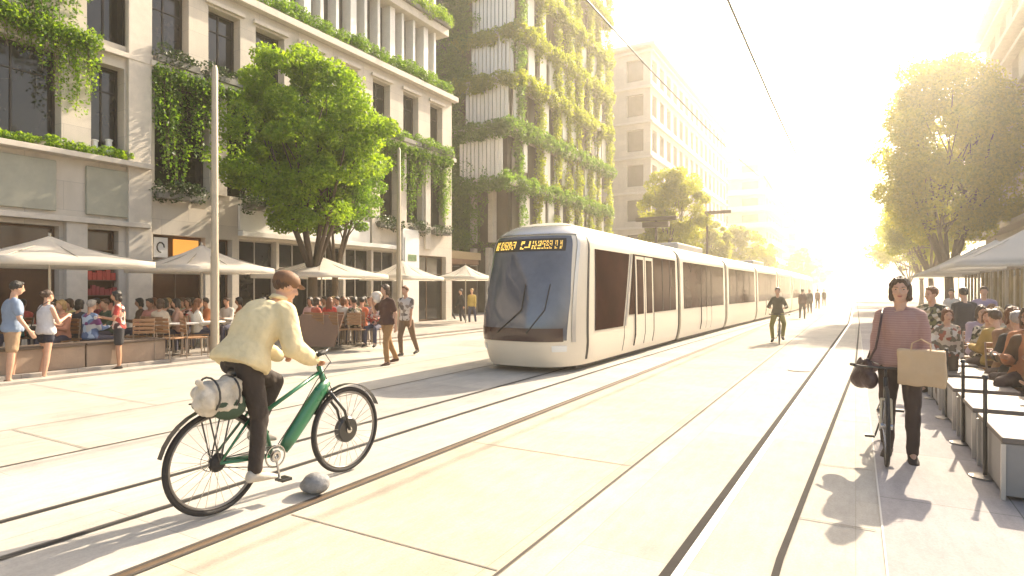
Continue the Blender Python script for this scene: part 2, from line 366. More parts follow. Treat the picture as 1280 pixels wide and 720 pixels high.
ops = [(a, b, 8.55, 10.75) for a, b in win2] + [(a, b, 5.45 if i < 2 else 4.75, 7.9) for i, (a, b) in enumerate(win1)] + shop + band
ops += [(.6, 1.8, 8.55, 10.75), (5.2, 6.6, 8.55, 10.75), (.0, 3.3, .55, 3.3)]
def off(o): o.location = Vector(o.location) - bA.location; return o
mbw = MB(); facade(mbw, XA, YA0, YA1, 0, 11.45, ops, .42)
mbw.quad((XA, YA1, 0), (XA - 14, YA1, 0), (XA - 14, YA1, 11.45), (XA, YA1, 11.45)); mbw.quad((XA, YA0, 0), (XA, YA0, 11.45), (XA - 14, YA0, 11.45), (XA - 14, YA0, 0))
off(mbw.build('wall', S_cream, bA))
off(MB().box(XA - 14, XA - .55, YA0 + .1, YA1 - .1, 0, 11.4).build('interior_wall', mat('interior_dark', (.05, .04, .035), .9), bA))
mb = MB()
mb.box(XA, XA + .22, 9.95, YA1 + .12, 8.18, 8.36); mb.box(XA, XA + .12, 9.95, YA1 + .06, 8.05, 8.18)
mb.box(XA, XA + .16, 8.3, 9.95, 8.2, 8.34)
off(mb.build('string_course', trim, bA, bev=.01))
off(MB().box(XA, XA + .3, YA0, YA1 + .2, 11.25, 11.5).build('cornice', trim, bA, bev=.015))
mb = MB()   # fascia above the first shops
mb.box(XA, XA + .38, YA0, 9.9, 5.12, 5.26); mb.box(XA, XA + .28, YA0, 9.9, 3.42, 3.56)
off(mb.build('fascia_moulding', trim, bA, bev=.012))
mb = MB()
for a, b in ((-20, -1.8), (-1.6, 3.6), (4.0, 7.6), (8.3, 9.75)): mb.box(XA, XA + .1, a, b, 3.68, 4.98)
mb.build_each('fascia_panel', mat('fascia_green_grey', (.36, .35, .28), .7, var=.12), bA, .02, fix=off)
mb = MB()
for a in (3.4, 7.78): mb.box(XA, XA + .2, a, a + .5, .13, 3.42)
mb.box(XA, XA + .14, 9.35, 10.0, .13, 11.2); mb.box(XA, XA + .14, 11.98, 12.42, 4.7, 7.98); mb.box(XA, XA + .1, 14.28, 14.72, 4.7, 7.98)
mb.box(XA, XA + .14, 19.2, 19.7, 3.6, 8.04); mb.box(XA, XA + .12, 21.1, 21.5, 3.6, 8.04); mb.box(XA, XA + .12, 22.9, 23.3, 3.6, 8.04)
mb.build_each('pilaster', trim, bA, .015, fix=off)
off(MB().box(XA + .02, XA + .26, 12.9, 21.4, 3.45, 3.62).build('shop_lintel', mat('white_paint', (.74, .72, .68), .6, var=.06), bA, bev=.01))
off(MB().box(XA + .02, XA + .12, 12.9, 19.1, 3.64, 4.5).build('white_band', MATS['white_paint'], bA, bev=.01))
off(MB().box(XA + .02, XA + .35, 20.95, 22.1, .13, 4.4).build('white_pier', MATS['white_paint'], bA, bev=.02))
for a, b in win2 + [(.6, 1.8), (5.2, 6.6)]: off(window(bA, XA, a, b, 8.55, 10.75, 1, 1, depth=.4))
for i, (a, b) in enumerate(win1): off(window(bA, XA, a, b, 5.45 if i < 2 else 4.75, 7.9, 1 if i != 0 else 2, 1, depth=.4))
for i, (a, b, c, e) in enumerate(shop + [(.0, 3.3, .55, 3.3)]): off(window(bA, XA, a, b, c, e, 1 if b - a > 1.3 else 0, 1, depth=.3, gm=G_warm if i in (0, 1, 2, 5) else G_dark, fm=mat('brown_frame', (.12, .07, .04), .5), name='shop_window'))
for a, b, c, e in band: off(window(bA, XA, a, b, c, e, 1, 1, depth=.25, fr=.05, fm=mat('pale_frame', (.42, .38, .33), .5), name='shop_window'))
mb = MB()
for a, b in win2: mb.box(XA, XA + .12, a - .12, b + .12, 10.82, 10.95)
mb.build_each('window_hood', trim, bA, .01, fix=off)
# upper storeys with white fins
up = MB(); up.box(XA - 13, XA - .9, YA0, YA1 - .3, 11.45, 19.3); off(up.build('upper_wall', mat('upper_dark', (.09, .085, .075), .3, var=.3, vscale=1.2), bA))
mb = MB()
for z0 in (11.5, 15.35):
    y = 1.3; k = 0
    while y < YA1 - .2:
        wd = .16 if k % 3 else .34; mb.box(XA - .9, XA - .42, y, y + wd, z0, z0 + 3.1); y += .82; k += 1
mb.build_each('fin', MATS['white_paint'], bA, 0, fix=off)
off(MB().box(XA - 1, XA - .1, YA0, YA1 - .1, 14.6, 15.0).build('balcony_slab', trim, bA, bev=.02))
off(MB().box(XA - 1, XA - .1, YA0, YA1 - .1, 18.5, 19.0).build('balcony_slab', trim, bA, bev=.02))
# shop interior glimpses and signs
def wsign(name, y0, y1, z0, z1, m, label, cat='sign', x=XA - .18): return tag(MB().box(x, x + .05, y0, y1, z0, z1).build(name, m, bev=.006), label, cat)
s = wsign('shop_sign', 10.2, 10.62, 2.62, 3.22, mat('sign_white', (.8, .78, .74), .5), 'square white shop sign with a dark curled mark in the cafe window')
MB().tube([(XA - .125, 10.3 + .11 * math.cos(a * .6) + .1, 2.92 + .15 * math.sin(a * .6)) for a in range(9)], .022, 6).build('emblem', mat('sign_black', (.02, .02, .02), .5), s)
wsign('shop_sign', 10.8, 11.6, 2.62, 3.2, mat('sign_orange', (.75, .30, .05), .5, emit=((1, .42, .08), .35)), 'glowing orange sign panel inside the cafe shopfront')
sh = empty('display_shelf', (XA - .2, 8.75, .13), label='shop shelving stacked with red packets beside the stone pier', cat='shelf')
for k in range(6): MB().box(-.02, .14, -.36, .36, .5 + k * .42, .525 + k * .42).build('shelf', MATS['brown_frame'], sh)
for k in range(5):
    mb = MB(); y = -.33
    while y < .3:
        wd = random.uniform(.07, .14); mb.box(.02, .12, y, y + wd, .527 + k * .42, .527 + k * .42 + random.uniform(.16, .3)); y += wd + .012
    mb.build('packet_row', mat('packet_%d' % (k % 3), [(.45, .06, .04), (.55, .2, .12), (.3, .05, .05)][k % 3], .6), sh)
for k, (yy, hh) in enumerate(((8.62, .34), (8.98, .42))):
    ln = empty('lantern', (XA - .17, yy, 5.45), label='%s white lantern standing on the sill of the stone niche' % ('shorter' if k == 0 else 'taller'), cat='lantern')
    MB().lathe([(.09, 0), (.09, .03), (.075, .04), (.075, hh - .06), (.095, hh - .05), (.095, hh - .02), (.03, hh)], 16).build('shade', MATS['sign_white'], ln, angle=40)
    MB().ring((0, 0, hh + .02), .03, .005, 'x', 14, 6).build('handle', MATS['sign_black'], ln)
po = empty('poster_board', (XA + .36, 21.55, 3.15), label='white poster board with green and dark patches on the white pier', cat='sign')
MB().box(0, .04, -.5, .5, -.6, .85).build('board', mat('poster_white', (.8, .79, .76), .5), po)
MB().box(.041, .05, -.3, .3, -.2, .1).build('picture', mat('poster_green', (.12, .2, .08), .6, var=.5, vscale=9), po)
# ---------------------------------------------------------------- greenery on building A
L_ivy = leaf_mat('ivy_leaves', (.02, .065, .008), (.10, .21, .015), .45, (.30, .48, .02))
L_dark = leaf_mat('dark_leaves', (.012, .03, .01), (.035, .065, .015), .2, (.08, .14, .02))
L_lit = leaf_mat('bright_leaves', (.045, .11, .01), (.15, .27, .015), .5, (.42, .58, .02))
stemm = mat('stem_brown', (.10, .07, .045), .8)
def hanging(name, x, y0, y1, ztop, drop, label, group, dens=1.0, m=None, cat='vine', sz=.09, ridge=.25):
    root = empty(name, (x, (y0 + y1) / 2, ztop), label=label, cat=cat, group=group)
    P = []; st = MB(); n = max(3, int((y1 - y0) * 9 * dens))
    for k in range(n):
        y = random.uniform(y0, y1); L = drop * random.uniform(.35, 1.0) * (.75 + .35 * math.sin(y * 2.3 + ztop)); xx = x + random.uniform(-.05, .22)
        m_ = int(L * 26); sw = random.uniform(0, 6)
        for q in range(m_):
            zz = ztop - q / 26; P.append((xx - x + RNG.normal() * .05, y - root.location.y + .05 * math.sin(zz * 3 + sw) + RNG.normal() * .05, zz - ztop + RNG.normal() * .03))
        if k % 3 == 0: st.tube([(xx - x, y - root.location.y + .04 * math.sin(s_ * .9 + sw), -L * s_ / 5) for s_ in range(6)], .008, 4)
    k = int((y1 - y0) * 420 * ridge * 4 * dens)
    P += [(random.uniform(-.1, .34), random.uniform(y0, y1) - root.location.y, random.gauss(.04, .12) + .12 * math.sin(0)) for _ in range(k)]
    leaves('foliage', P, sz, m or L_ivy, root); st.build('stem', stemm, root)
    return root
def bush(name, x, y0, y1, z, h, label, group, m=None, wd=.4, dens=1.0, cat='plant', sz=.10, trough=True):
    root = empty(name, (x, (y0 + y1) / 2, z), label=label, cat=cat, group=group); P = []
    L = y1 - y0; k = max(2, int(L / .35))
    for i in range(k):
        c = (random.uniform(-.08, .12), -L / 2 + L * (i + .5) / k + random.uniform(-.1, .1), h * random.uniform(.35, .65)); r = (wd * random.uniform(.5, 1), .34 * random.uniform(.7, 1.2), h * random.uniform(.4, .75))
        P.append(clump_pts(c, r, int(230 * dens), .3))
    leaves('foliage', np.concatenate(P), sz, m or L_ivy, root)
    if trough: MB().box(-.14, .14, -L / 2, L / 2, 0, .2).build('trough', mat('trough_grey', (.2, .19, .17), .7), root, bev=.01)
    else: MB().tube([(0, 0, 0), (0, 0, h * .5)], .02, 5).build('stem', stemm, root)
    return root
GA = 'ivy hanging over the stone building windows'
hanging('hanging_ivy', XA + .05, 3.0, 8.6, 8.3, 2.0, 'thick yellow green ivy overhanging the leftmost dark window opening', GA, 3.2, L_lit)
hanging('hanging_ivy', XA + .1, 3.0, 8.3, 10.2, 2.6, 'dense dark ivy covering the wall at the top left corner', GA, 3.6, sz=.12)
bush('planter_shrub', XA + .12, 3.2, 9.4, 5.26, .32, 'long low strip of grass-like greenery on the ledge above the leftmost shopfront', 'planted ledges', L_lit, .3, .8, trough=False)
names = ['widest curtain of hanging ivy right of the stone niche', 'hanging ivy curtain just behind the nearer pale pole', 'hanging ivy curtain left of the street tree crown', 'hanging ivy curtain hidden behind the street tree crown', 'short hanging ivy right of the street tree crown', 'hanging ivy over the second last first floor window', 'hanging ivy over the last first floor window at the corner']
for (a, b), nm, dr in zip(win1[2:], names, (3.2, 3.1, 3.0, 2.9, 2.9, 3.0, 3.0)):
    hanging('hanging_ivy', XA + .02, a - .15, b + .3, 8.02, dr, nm, GA, 3.2, L_ivy, sz=.11)
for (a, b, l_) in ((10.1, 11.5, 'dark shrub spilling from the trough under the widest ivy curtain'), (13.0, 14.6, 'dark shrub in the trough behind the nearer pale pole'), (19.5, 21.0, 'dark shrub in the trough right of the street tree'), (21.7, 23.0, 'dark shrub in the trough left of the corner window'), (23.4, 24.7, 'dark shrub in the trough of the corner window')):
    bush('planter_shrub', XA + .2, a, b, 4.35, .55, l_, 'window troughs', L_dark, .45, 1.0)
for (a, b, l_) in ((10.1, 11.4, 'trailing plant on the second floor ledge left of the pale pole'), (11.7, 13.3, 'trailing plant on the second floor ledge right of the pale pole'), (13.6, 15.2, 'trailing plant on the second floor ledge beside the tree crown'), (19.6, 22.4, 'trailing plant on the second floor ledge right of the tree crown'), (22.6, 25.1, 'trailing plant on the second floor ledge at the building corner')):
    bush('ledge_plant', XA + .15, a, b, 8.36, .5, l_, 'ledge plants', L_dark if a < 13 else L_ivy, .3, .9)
GU = 'greenery along the upper balconies'
for z_, l_ in ((11.5, 'lower'), (15.0, 'upper')):
    for i, (a, b) in enumerate(((2, 7.5), (7.5, 13), (13, 19), (19, 25.1))):
        bush('balcony_hedge', XA - .12, a, b, z_, .75, '%s balcony hedge of the stone building, %s of four along the fins' % (l_, ('nearest', 'second', 'third', 'farthest')[i]), GU, L_ivy if z_ < 12 else L_lit, .5, 1.7)
for i, (a, b) in enumerate(((8, 13), (13, 19), (19, 25))):
    hanging('hanging_ivy', XA - .25, a, b, 18.3, 2.9, 'ivy trailing down the white fins at the top, %s strip' % ('nearest', 'middle', 'farthest')[i], GA, 1.1, L_lit)

# ---------------------------------------------------------------- building B: the vertical garden
bB = empty('garden_building', (-19, 33, 0), label='modern building wrapped in climbing plants with white screens and ledges', cat='building')
XB, YB0, YB1 = -19.0, 33.0, 50.5
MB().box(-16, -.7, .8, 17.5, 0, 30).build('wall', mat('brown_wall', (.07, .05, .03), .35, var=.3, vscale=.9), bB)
levels = [(4.4, 1.0), (8.2, -1.6), (11.7, -.9), (15.0, -.2), (18.2, .5), (21.5, .6), (24.8, .6), (28.2, .6)]
white_p = mat('white_screen', (.80, .77, .70), .55, var=.07, vscale=1.5, stretch=(1, 1, .15))
for i, (z, dy) in enumerate(levels):
    MB().box(-5.2, .45, dy, 17.6, z, z + .32).build('ledge', trim, bB, bev=.03)
rb = random.Random(5)
for i in range(1, len(levels)):
    z0 = levels[i - 1][0] + .32; z1 = levels[i][0]; dy = levels[i][1] if i > 1 else 1
    dy = max(levels[i - 1][1], levels[i][1]) + .15
    # end face screens
    mbp = MB()
    if i >= 2:
        x = -3.4
        for k in range(11): mbp.box(x, x + .22, dy, dy + (.16 if k % 2 else .08), z0 + (.35 if k in (3, 8) else 0), z1); x += .30
    y = max(dy, .3) + .12
    while y < 17:
        wd = rb.choice((.5, .9, 1.2)); 
        if rb.random() < .78: mbp.box(-.05, .05, y, y + wd, z0 + rb.choice((0, 0, .9)), z1)
        y += wd + rb.uniform(.5, 1.3)
    mbp.build_each('screen', white_p, bB)
    mbf = MB(); y = 1.2
    while y < 17: mbf.box(-.7, -.62, y, y + .07, z0, z1); y += 1.15
    mbf.build('mullion', dark_frame, bB)
mb = MB()
for y in (1.2, 5.2, 9.2, 13.2, 17): mb.box(-.35, .1, y, y + .45, 0, 4.4)
mb.box(-4.8, -4.2, -.2, .4, 0, 8.2); mb.box(-3.3, -3.0, .3, .78, 0, 4.4); mb.box(-2.1, -1.8, .3, .78, 0, 4.4); mb.box(-1.0, -.7, .3, .78, 0, 4.4); mb.box(-3.3, -3.0, .3, .78, 4.75, 8.2); mb.box(-1.9, -1.5, .3, .78, 4.75, 8.2)
mb.build_each('column', trim, bB, .03)
L_sunlit = leaf_mat('sunlit_leaves', (.05, .09, .006), (.20, .25, .01), .55, (.55, .58, .02))  # sunlight put into the leaf colour: golden version of the ivy
def veg(name, pts, m, label, cat, group, sz=.16, stem=None):
    pts = np.asarray(pts); c = (float(pts[:, 0].mean()), float(pts[:, 1].mean()), float(pts[:, 2].min()))
    root = empty(name, c, label=label, cat=cat, group=group)
    leaves('foliage', pts - np.asarray(c), sz, m, root)
    if stem: MB().tube([Vector(p) - Vector(c) for p in stem], .05, 5).build('stem', stemm, root)
    return root
GB = 'plants on the vertical garden building'
ords = ['first', 'second', 'third', 'fourth', 'fifth', 'sixth', 'seventh', 'eighth']
for i, (z, dy) in enumerate(levels):
    P = []
    for k in range(170):
        y = random.uniform(dy, 17.4); P.append(clump_pts((XB + random.uniform(.1, .5), YB0 + y, z + .3 + random.uniform(-.35, .2)), (.32, .45, random.uniform(.25, .6)), 100, .2))
    for k in range(40): P.append(clump_pts((XB - random.uniform(-.3, 4.8), YB0 + dy - .02, z + .2 + random.uniform(-.5, .15)), (.42, .28, .42), 130, .2))
    veg('ledge_hedge', np.concatenate(P), (L_ivy if i < 3 else L_sunlit) if i != 0 else L_ivy, 'hedge trailing along the %s ledge up the garden building' % ords[i], 'hedge', GB, .17)
# climbers running up the street face between the screens
yk = .9; nclimb = 0
while yk < 17.3:
    P = []; z = rb.uniform(3.5, 7.5); zt = 29
    wdt = rb.uniform(.35, .75)
    while z < zt:
        if rb.random() < .74: P.append(clump_pts((XB + rb.uniform(.0, .35), YB0 + yk + rb.uniform(-.25, .25), z), (.3, wdt, .75), 210, .2))
        z += .55
    veg('climbing_plant', np.concatenate(P), L_sunlit if yk > 3 else L_ivy, 'climber running up the street front, %s from the near corner' % (ords + ['ninth', 'tenth', 'eleventh', 'twelfth'])[nclimb], 'climber', GB, .17, [(XB + .1, YB0 + yk, 4), (XB + .1, YB0 + yk, 20)])
    nclimb += 1; yk += rb.uniform(1.7, 2.9)
P = []
for k in range(330):
    z = random.uniform(4.5, 25) ; P.append(clump_pts((XB - 4.6 + random.gauss(0, .6) + (1.3 if z < 12 else 0), YB0 - 1.5 + min(z, 18) * .11, z), (.5, .4, .6), 110, .2))
veg('climbing_plant', np.concatenate(P), L_ivy, 'broad creeper climbing the left end of the garden building', 'climber', GB, .16, [(XB - 4.5, YB0 - .5, 0), (XB - 4.5, YB0 - .9, 12)])
P = [clump_pts((XB - 3.6 + random.gauss(0, .5), YB0 - 1.0, 5.2 + random.gauss(0, .4)), (.5, .4, .4), 120, .2) for k in range(16)]
veg('round_shrub', np.concatenate(P), L_lit, 'round bright shrub beside the brown overgrown column', 'shrub', GB, .13)
# wooden canopy in the side street
cn = empty('timber_canopy', (-22.3, 29.5, 0), label='brown timber canopy with lattice top over the side street cafe', cat='canopy')
wood = mat('canopy_wood', (.15, .075, .035), .7, var=.3, stretch=(1, 8, 1))
MB().box(-4, 2.2, -1.5, 1.5, 3.15, 3.45).build('roof', wood, cn, bev=.02)
mb = MB()
for k in range(18): mb.box(-4 + k * .36, -3.9 + k * .36, -1.7, 1.7, 3.46, 3.9)
mb.box(-4, 2.3, -1.62, -1.56, 3.9, 3.98)
mb.build('lattice', mat('canopy_lattice', (.30, .22, .12), .7), cn)
mb = MB()
for x in (-3.8, -1.8, .1, 2.0): mb.box(x, x + .16, -1.4, -1.24, 0, 3.15)
mb.build_each('post', wood, cn)
MB().box(-4, 2.0, 1.45, 1.6, 0, 3.1).build('back_wall', mat('back_dark', (.05, .03, .02), .8), cn)
sw_ = struct(MB().box(-60, -24.3, 33.2, 34, 0, 14).build('side_street_wall', S_pale))

# ---------------------------------------------------------------- hazy blocks behind
def block(name, x0, x1, y0, y1, H, floors, bays, label, m, first=4.5, ww=.6, end_bays=3, attic=False):
    root = empty(name, (x1, y0, 0), label=label, cat='building', group='pale blocks down the street'); W = x1 - x0; L = y1 - y0
    fh = (H - first - .8) / floors; bw = L / bays; ops = []
    for f in range(floors):
        for b in range(bays):
            c = (b + .5) * bw; z = first + f * fh + fh * .2; ops.append((c - bw * ww / 2, c + bw * ww / 2, z, z + fh * .62))
    gops = [((b + .15) * bw, (b + .85) * bw, .2, first - .7) for b in range(bays)]
    mb = MB(); facade(mb, 0, 0, L, 0, H, ops + gops, .45)
    mb.quad((0, 0, H), (0, L, H), (-W, L, H), (-W, 0, H)); mb.quad((0, L, 0), (-W, L, 0), (-W, L, H), (0, L, H))
    # end wall facing the camera, with its own openings
    eb = MB(); eo = []; ebw = min(W, 14) / end_bays
    for f in range(floors):
        for b in range(end_bays):
            c = (b + .5) * ebw; z = first + f * fh + fh * .2; eo.append((c - ebw * .27, c + ebw * .27, z, z + fh * .62))
    facade(eb, 0, 0, W, 0, H, eo, .4); mb.add([(-y, x, z) for x, y, z in [(-a, b_, c) for a, b_, c in eb.v]], eb.f)
    mb.build('wall', m, root)
    MB().box(-W + .5, -.52, .47, L - .4, 0, H - .3).build('interior_wall', mat('interior_grey', (.18, .17, .16), .9), root)
    mb = MB()
    for f in range(floors + 1):
        z = first + f * fh - .1; mb.box(-W, .3, -.3, L + .3, z, z + .22)
    mb.box(-W, .6, -.6, L + .5, H - .35, H)
    mb.build('cornice', mat('pale_trim', (.55, .53, .5), .7), root)
    k = 0
    for o in ops:
        if k >= 96: break
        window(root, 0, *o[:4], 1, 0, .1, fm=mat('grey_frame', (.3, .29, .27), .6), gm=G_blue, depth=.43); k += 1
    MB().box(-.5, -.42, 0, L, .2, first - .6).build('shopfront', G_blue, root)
    p = MB(); p.box(-W, W * 0 - .05, .42, .45, first, H - 1); p.build('end_glazing', G_blue, root)
    return root
block('office_block', -33, -19, 63, 106, 28, 6, 15, 'long white stone block with rows of tall windows behind the tram', S_pale, end_bays=4)
def balc_block(name, x0, x1, y0, y1, H, floors, label, m):
    root = block(name, x0, x1, y0, y1, H, floors, 6, label, m, 4, .55, 2)
    fh = (H - 4 - .8) / floors
    for f in range(1, floors):
        z = 4 + f * fh; mb = MB(); mb.box(.0, 1.4, 0, y1 - y0, z - .05, z + .16); mb.box(-(x1 - x0) * .6, 1.4, -1.5, -.3, z - .05, z + .16)
        mb.box(1.32, 1.4, 0, y1 - y0, z + .16, z + 1.0); mb.box(-(x1 - x0) * .6, 1.4, -1.5, -1.42, z + .16, z + 1.0)
        mb.build('balcony', mat('balcony_white', (.6, .58, .55), .6), root)
    return root
balc_block('apartment_block', -27, -15.5, 128, 160, 28, 7, 'white apartment block with wraparound balconies beyond the long block', S_pale)
balc_block('apartment_block', -24, -13.5, 185, 215, 29, 7, 'taller farther apartment block fading into the haze', S_pale)
block('office_block', -24, -12.5, 245, 300, 27, 6, 10, 'farthest pale block on the left, almost lost in the haze', S_pale)
block('office_block', -60, 40, 420, 440, 14, 3, 8, 'low block closing the far end of the street', stone('far_brick', (.45, .32, .22), 1, .5))
# right-hand building
bR = empty('corner_building', (8.2, 37, 0), label='stone building with heavy ledges at the right edge behind the tree', cat='building')
opsR = []
for f in range(5):
    for b in range(5): opsR.append((1 + b * 3.4, 2.7 + b * 3.4, 6.3 + f * 3.6, 8.7 + f * 3.6))
mb = MB(); facade(mb, 0, 0, 18, 0, 24, opsR, -.4, 1)
mb.box(.45, 14, .1, 17.9, 0, 23.9); mb.quad((0, 0, 0), (14, 0, 0), (14, 0, 24), (0, 0, 24))
mb.build('wall', S_cream, bR)
for f in range(5):
    MB().box(-.9, 0, -.6, 18.2, 5.2 + f * 3.6, 5.5 + f * 3.6).build('ledge', trim, bR, bev=.04)
    MB().box(-.5, 0, -.4, 18.1, 4.5 + f * 3.6, 4.75 + f * 3.6).build('moulding', trim, bR, bev=.03)
mb = MB()
for b in range(6): mb.box(-.35, 0, .1 + b * 3.3, .7 + b * 3.3, 0, 4.5)
mb.build_each('pilaster', trim, bR, .02)
mb = MB()
for o in opsR: mb.box(.36, .42, *o[:4])
mb.build('glazing', G_warm, bR)

# manhole covers, drain gratings and worn patches in the paving
iron = mat('cast_iron', (.10, .09, .08), .55, .5, var=.3, vscale=9)
for x_, y_, lb in ((-1.0, 13.5, 'distant round iron cover in the middle of the street'), (-9.6, 7.2, 'round iron cover in the paving left of the cyclist')):
    o = MB().lathe([(.21, .004), (.21, .012), (.2, .013)], 32).ring((0, 0, .012), .15, .004, 'z', 32, 5).ring((0, 0, .012), .08, .004, 'z', 24, 5).build('manhole_cover', iron)
    o.location = (x_, y_, .002); tag(o, lb, 'manhole cover')
# ---------------------------------------------------------------- trees
bark = mat('bark', (.09, .065, .045), .9, var=.3, vscale=7, bump=.8, bscale=18, stretch=(1, 1, .25))
def tree(name, x, y, H, W, bare, label, group, m, nclump=110, per=330, lsz=.10, seed=1, D=None, trunk_r=.13, lean=0, pale=None):
    rr = random.Random(seed); D = D or W
    root = empty(name, (x, y, 0), label=label, cat='tree', group=group)
    cz = bare + (H - bare) / 2; hz = (H - bare) / 2
    tb = MB(); fork = bare * rr.uniform(.62, .72)
    tb.tube([(0, 0, -.05), (.0, .02, .3), (.03 + lean * .4, 0, fork * .5), (lean, .03, fork)], [trunk_r * 1.5, trunk_r * 1.1, trunk_r, trunk_r * .95], 10)
    cl = []
    for k in range(nclump):
        while True:
            v = Vector((rr.uniform(-1, 1), rr.uniform(-1, 1), rr.uniform(-1, 1)))
            if .35 < v.length < 1: break
        v = v * (1.0 / max(v.length, .72)) * rr.uniform(.72, .98) if rr.random() < .7 else v
        wob = 1 + .20 * math.sin(v.x * 5 + seed) + .16 * math.sin(v.z * 6 + seed * 2 + v.y * 4)
        taper = 1 - .22 * max(0, v.z) - .10 * max(0, -v.z)
        cl.append(Vector((lean + v.x * W / 2 * wob * taper, v.y * D / 2 * wob * taper, cz + v.z * hz * .95)))
    P = []
    for c in cl:
        r = rr.uniform(.055, .115) * (W + hz * 2) / 2 * 1.05
        P.append(clump_pts(c, (r, r, r * .7), int(per * rr.uniform(.5, 1.2)), .45))
    nl = 7
    for k in range(nl):
        a = 2 * math.pi * k / nl + rr.uniform(-.3, .3); tgt = Vector((lean + math.cos(a) * W * .3, math.sin(a) * D * .3, cz + hz * rr.uniform(-.25, .55)))
        s = Vector((lean, .03, fork - .05)); md = s.lerp(tgt, .45) + Vector((0, 0, -.15 * hz * .4))
        tb.tube([s, md, tgt], [trunk_r * .62, trunk_r * .4, trunk_r * .12], 7)
        for q in range(4):
            c = rr.choice(cl); tb.tube([md, (md + c) / 2 + Vector((rr.uniform(-.2, .2), rr.uniform(-.2, .2), .1)), c], [trunk_r * .25, trunk_r * .15, .012], 5)
    tb.build('trunk', bark, root, smooth=True)
    leaves('crown', np.concatenate(P), lsz, m, root)
    return root
L_tree = leaf_mat('street_tree_leaves', (.045, .10, .008), (.15, .27, .015), .52, (.46, .62, .02))
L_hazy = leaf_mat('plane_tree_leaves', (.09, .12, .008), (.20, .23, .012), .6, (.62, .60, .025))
L_gold2 = leaf_mat('backlit_leaves', (.10, .13, .012), (.21, .23, .02), .68, (.72, .64, .05))
GT = 'trees along the street'
x, y = spot(389, 18.9)
tree('street_tree', -15.0, along(390, -15.0), 9.75, 4.5, 3.3, 'nearest bushy bright green street tree in front of the stone building', GT, L_tree, 150, 620, .12, 3, 5.0, .15)
tree('street_tree', -15.7, along(418, -15.7), 7.4, 4.0, 3.4, 'slender dark street tree just behind the nearest bushy tree', GT, L_ivy, 60, 330, .10, 8, 3.6, .11)
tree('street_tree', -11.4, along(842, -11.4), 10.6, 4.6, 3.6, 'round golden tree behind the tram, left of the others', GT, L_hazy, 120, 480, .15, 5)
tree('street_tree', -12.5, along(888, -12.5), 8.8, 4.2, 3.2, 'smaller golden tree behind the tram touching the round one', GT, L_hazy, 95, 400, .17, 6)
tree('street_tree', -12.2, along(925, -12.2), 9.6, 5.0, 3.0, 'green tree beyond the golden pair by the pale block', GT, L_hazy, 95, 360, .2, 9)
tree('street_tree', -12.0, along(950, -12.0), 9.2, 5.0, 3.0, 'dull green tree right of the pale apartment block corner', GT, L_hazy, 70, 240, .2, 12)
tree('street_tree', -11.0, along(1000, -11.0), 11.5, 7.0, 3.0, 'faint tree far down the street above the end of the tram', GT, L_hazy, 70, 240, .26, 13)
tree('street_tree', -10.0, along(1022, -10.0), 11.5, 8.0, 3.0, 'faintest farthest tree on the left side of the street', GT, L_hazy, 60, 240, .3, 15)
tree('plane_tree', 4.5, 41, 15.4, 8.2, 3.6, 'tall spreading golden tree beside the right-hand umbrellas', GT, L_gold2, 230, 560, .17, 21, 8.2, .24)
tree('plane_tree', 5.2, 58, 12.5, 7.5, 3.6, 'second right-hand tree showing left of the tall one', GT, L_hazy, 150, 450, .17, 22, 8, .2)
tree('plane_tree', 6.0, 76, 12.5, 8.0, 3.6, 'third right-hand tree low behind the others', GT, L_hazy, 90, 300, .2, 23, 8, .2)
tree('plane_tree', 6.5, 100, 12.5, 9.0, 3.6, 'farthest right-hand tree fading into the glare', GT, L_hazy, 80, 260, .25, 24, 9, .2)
# ---------------------------------------------------------------- poles, wires, far street lamps
polem = mat('pole_paint', (.42, .36, .27), .5, .1, var=.08)
def pole(x, y, H, label):
    r = empty('street_pole', (x, y, 0), label=label, cat='pole', group='tall plain poles')
    MB().tube([(0, 0, .1), (0, 0, H * .35)], .095, 16).build('lower_shaft', polem, r, angle=40)
    MB().tube([(0, 0, H * .35), (0, 0, H - .1), (0, 0, H)], [.082, .07, .04], 16).build('upper_shaft', polem, r, angle=40)
    MB().lathe([(.17, 0), (.17, .08), (.11, .12), (.10, .3)], 16).build('base_collar', polem, r, angle=40)
pole(*spot(268.5, 14.2), 6.95, 'tall plain tapered pole standing behind the cyclist')
pole(*spot(498.5, 22.4), 6.95, 'tall plain pole in front of the white pier')
def street_lamp(u, X, H, label, arms=1):
    y = along(u, X); r = empty('street_lamp', (X, y, 0), label=label, cat='street lamp', group='lamps behind the tram')
    MB().tube([(0, 0, 0), (0, 0, H)], [.11, .07], 10).build('pole', mat('lamp_dark', (.07, .05, .035), .5, .3), r, angle=40)
    MB().box(-.15 if arms == 1 else -1.1, 1.6 if arms == 1 else 1.1, -.12, .12, H - .1, H + .12).build('lamp_head', MATS['lamp_dark'], r, bev=.03)
    if arms == 2: MB().box(-.7, .7, -.2, .2, H - .45, H - .15).build('bracket', MATS['lamp_dark'], r, bev=.03)
street_lamp(820, -9.2, 5.4, 'dark double-headed street lamp rising behind the tram roof', 2)
street_lamp(884, -9.0, 7.0, 'thin street lamp with one flat arm beyond the golden trees')
for x, h, lb in ((-4.7, 8.0, 'overhead tram wire crossing the sky above the long white block'), (-1.7, 6.6, 'overhead wire crossing the bright sky in the middle')):
    mb = MB(); sp = 42
    for k in range(6):
        y0 = -6 + k * sp
        mb.tube([(x + (.25 * (k % 2)), y0 + sp * t / 6, h - .55 * 4 * (t / 6) * (1 - t / 6)) for t in range(7)], .02, 5, False)
    tag(mb.build('overhead_wire', mat('wire_black', (.03, .03, .03), .6)), lb, 'wire', 'overhead wires')

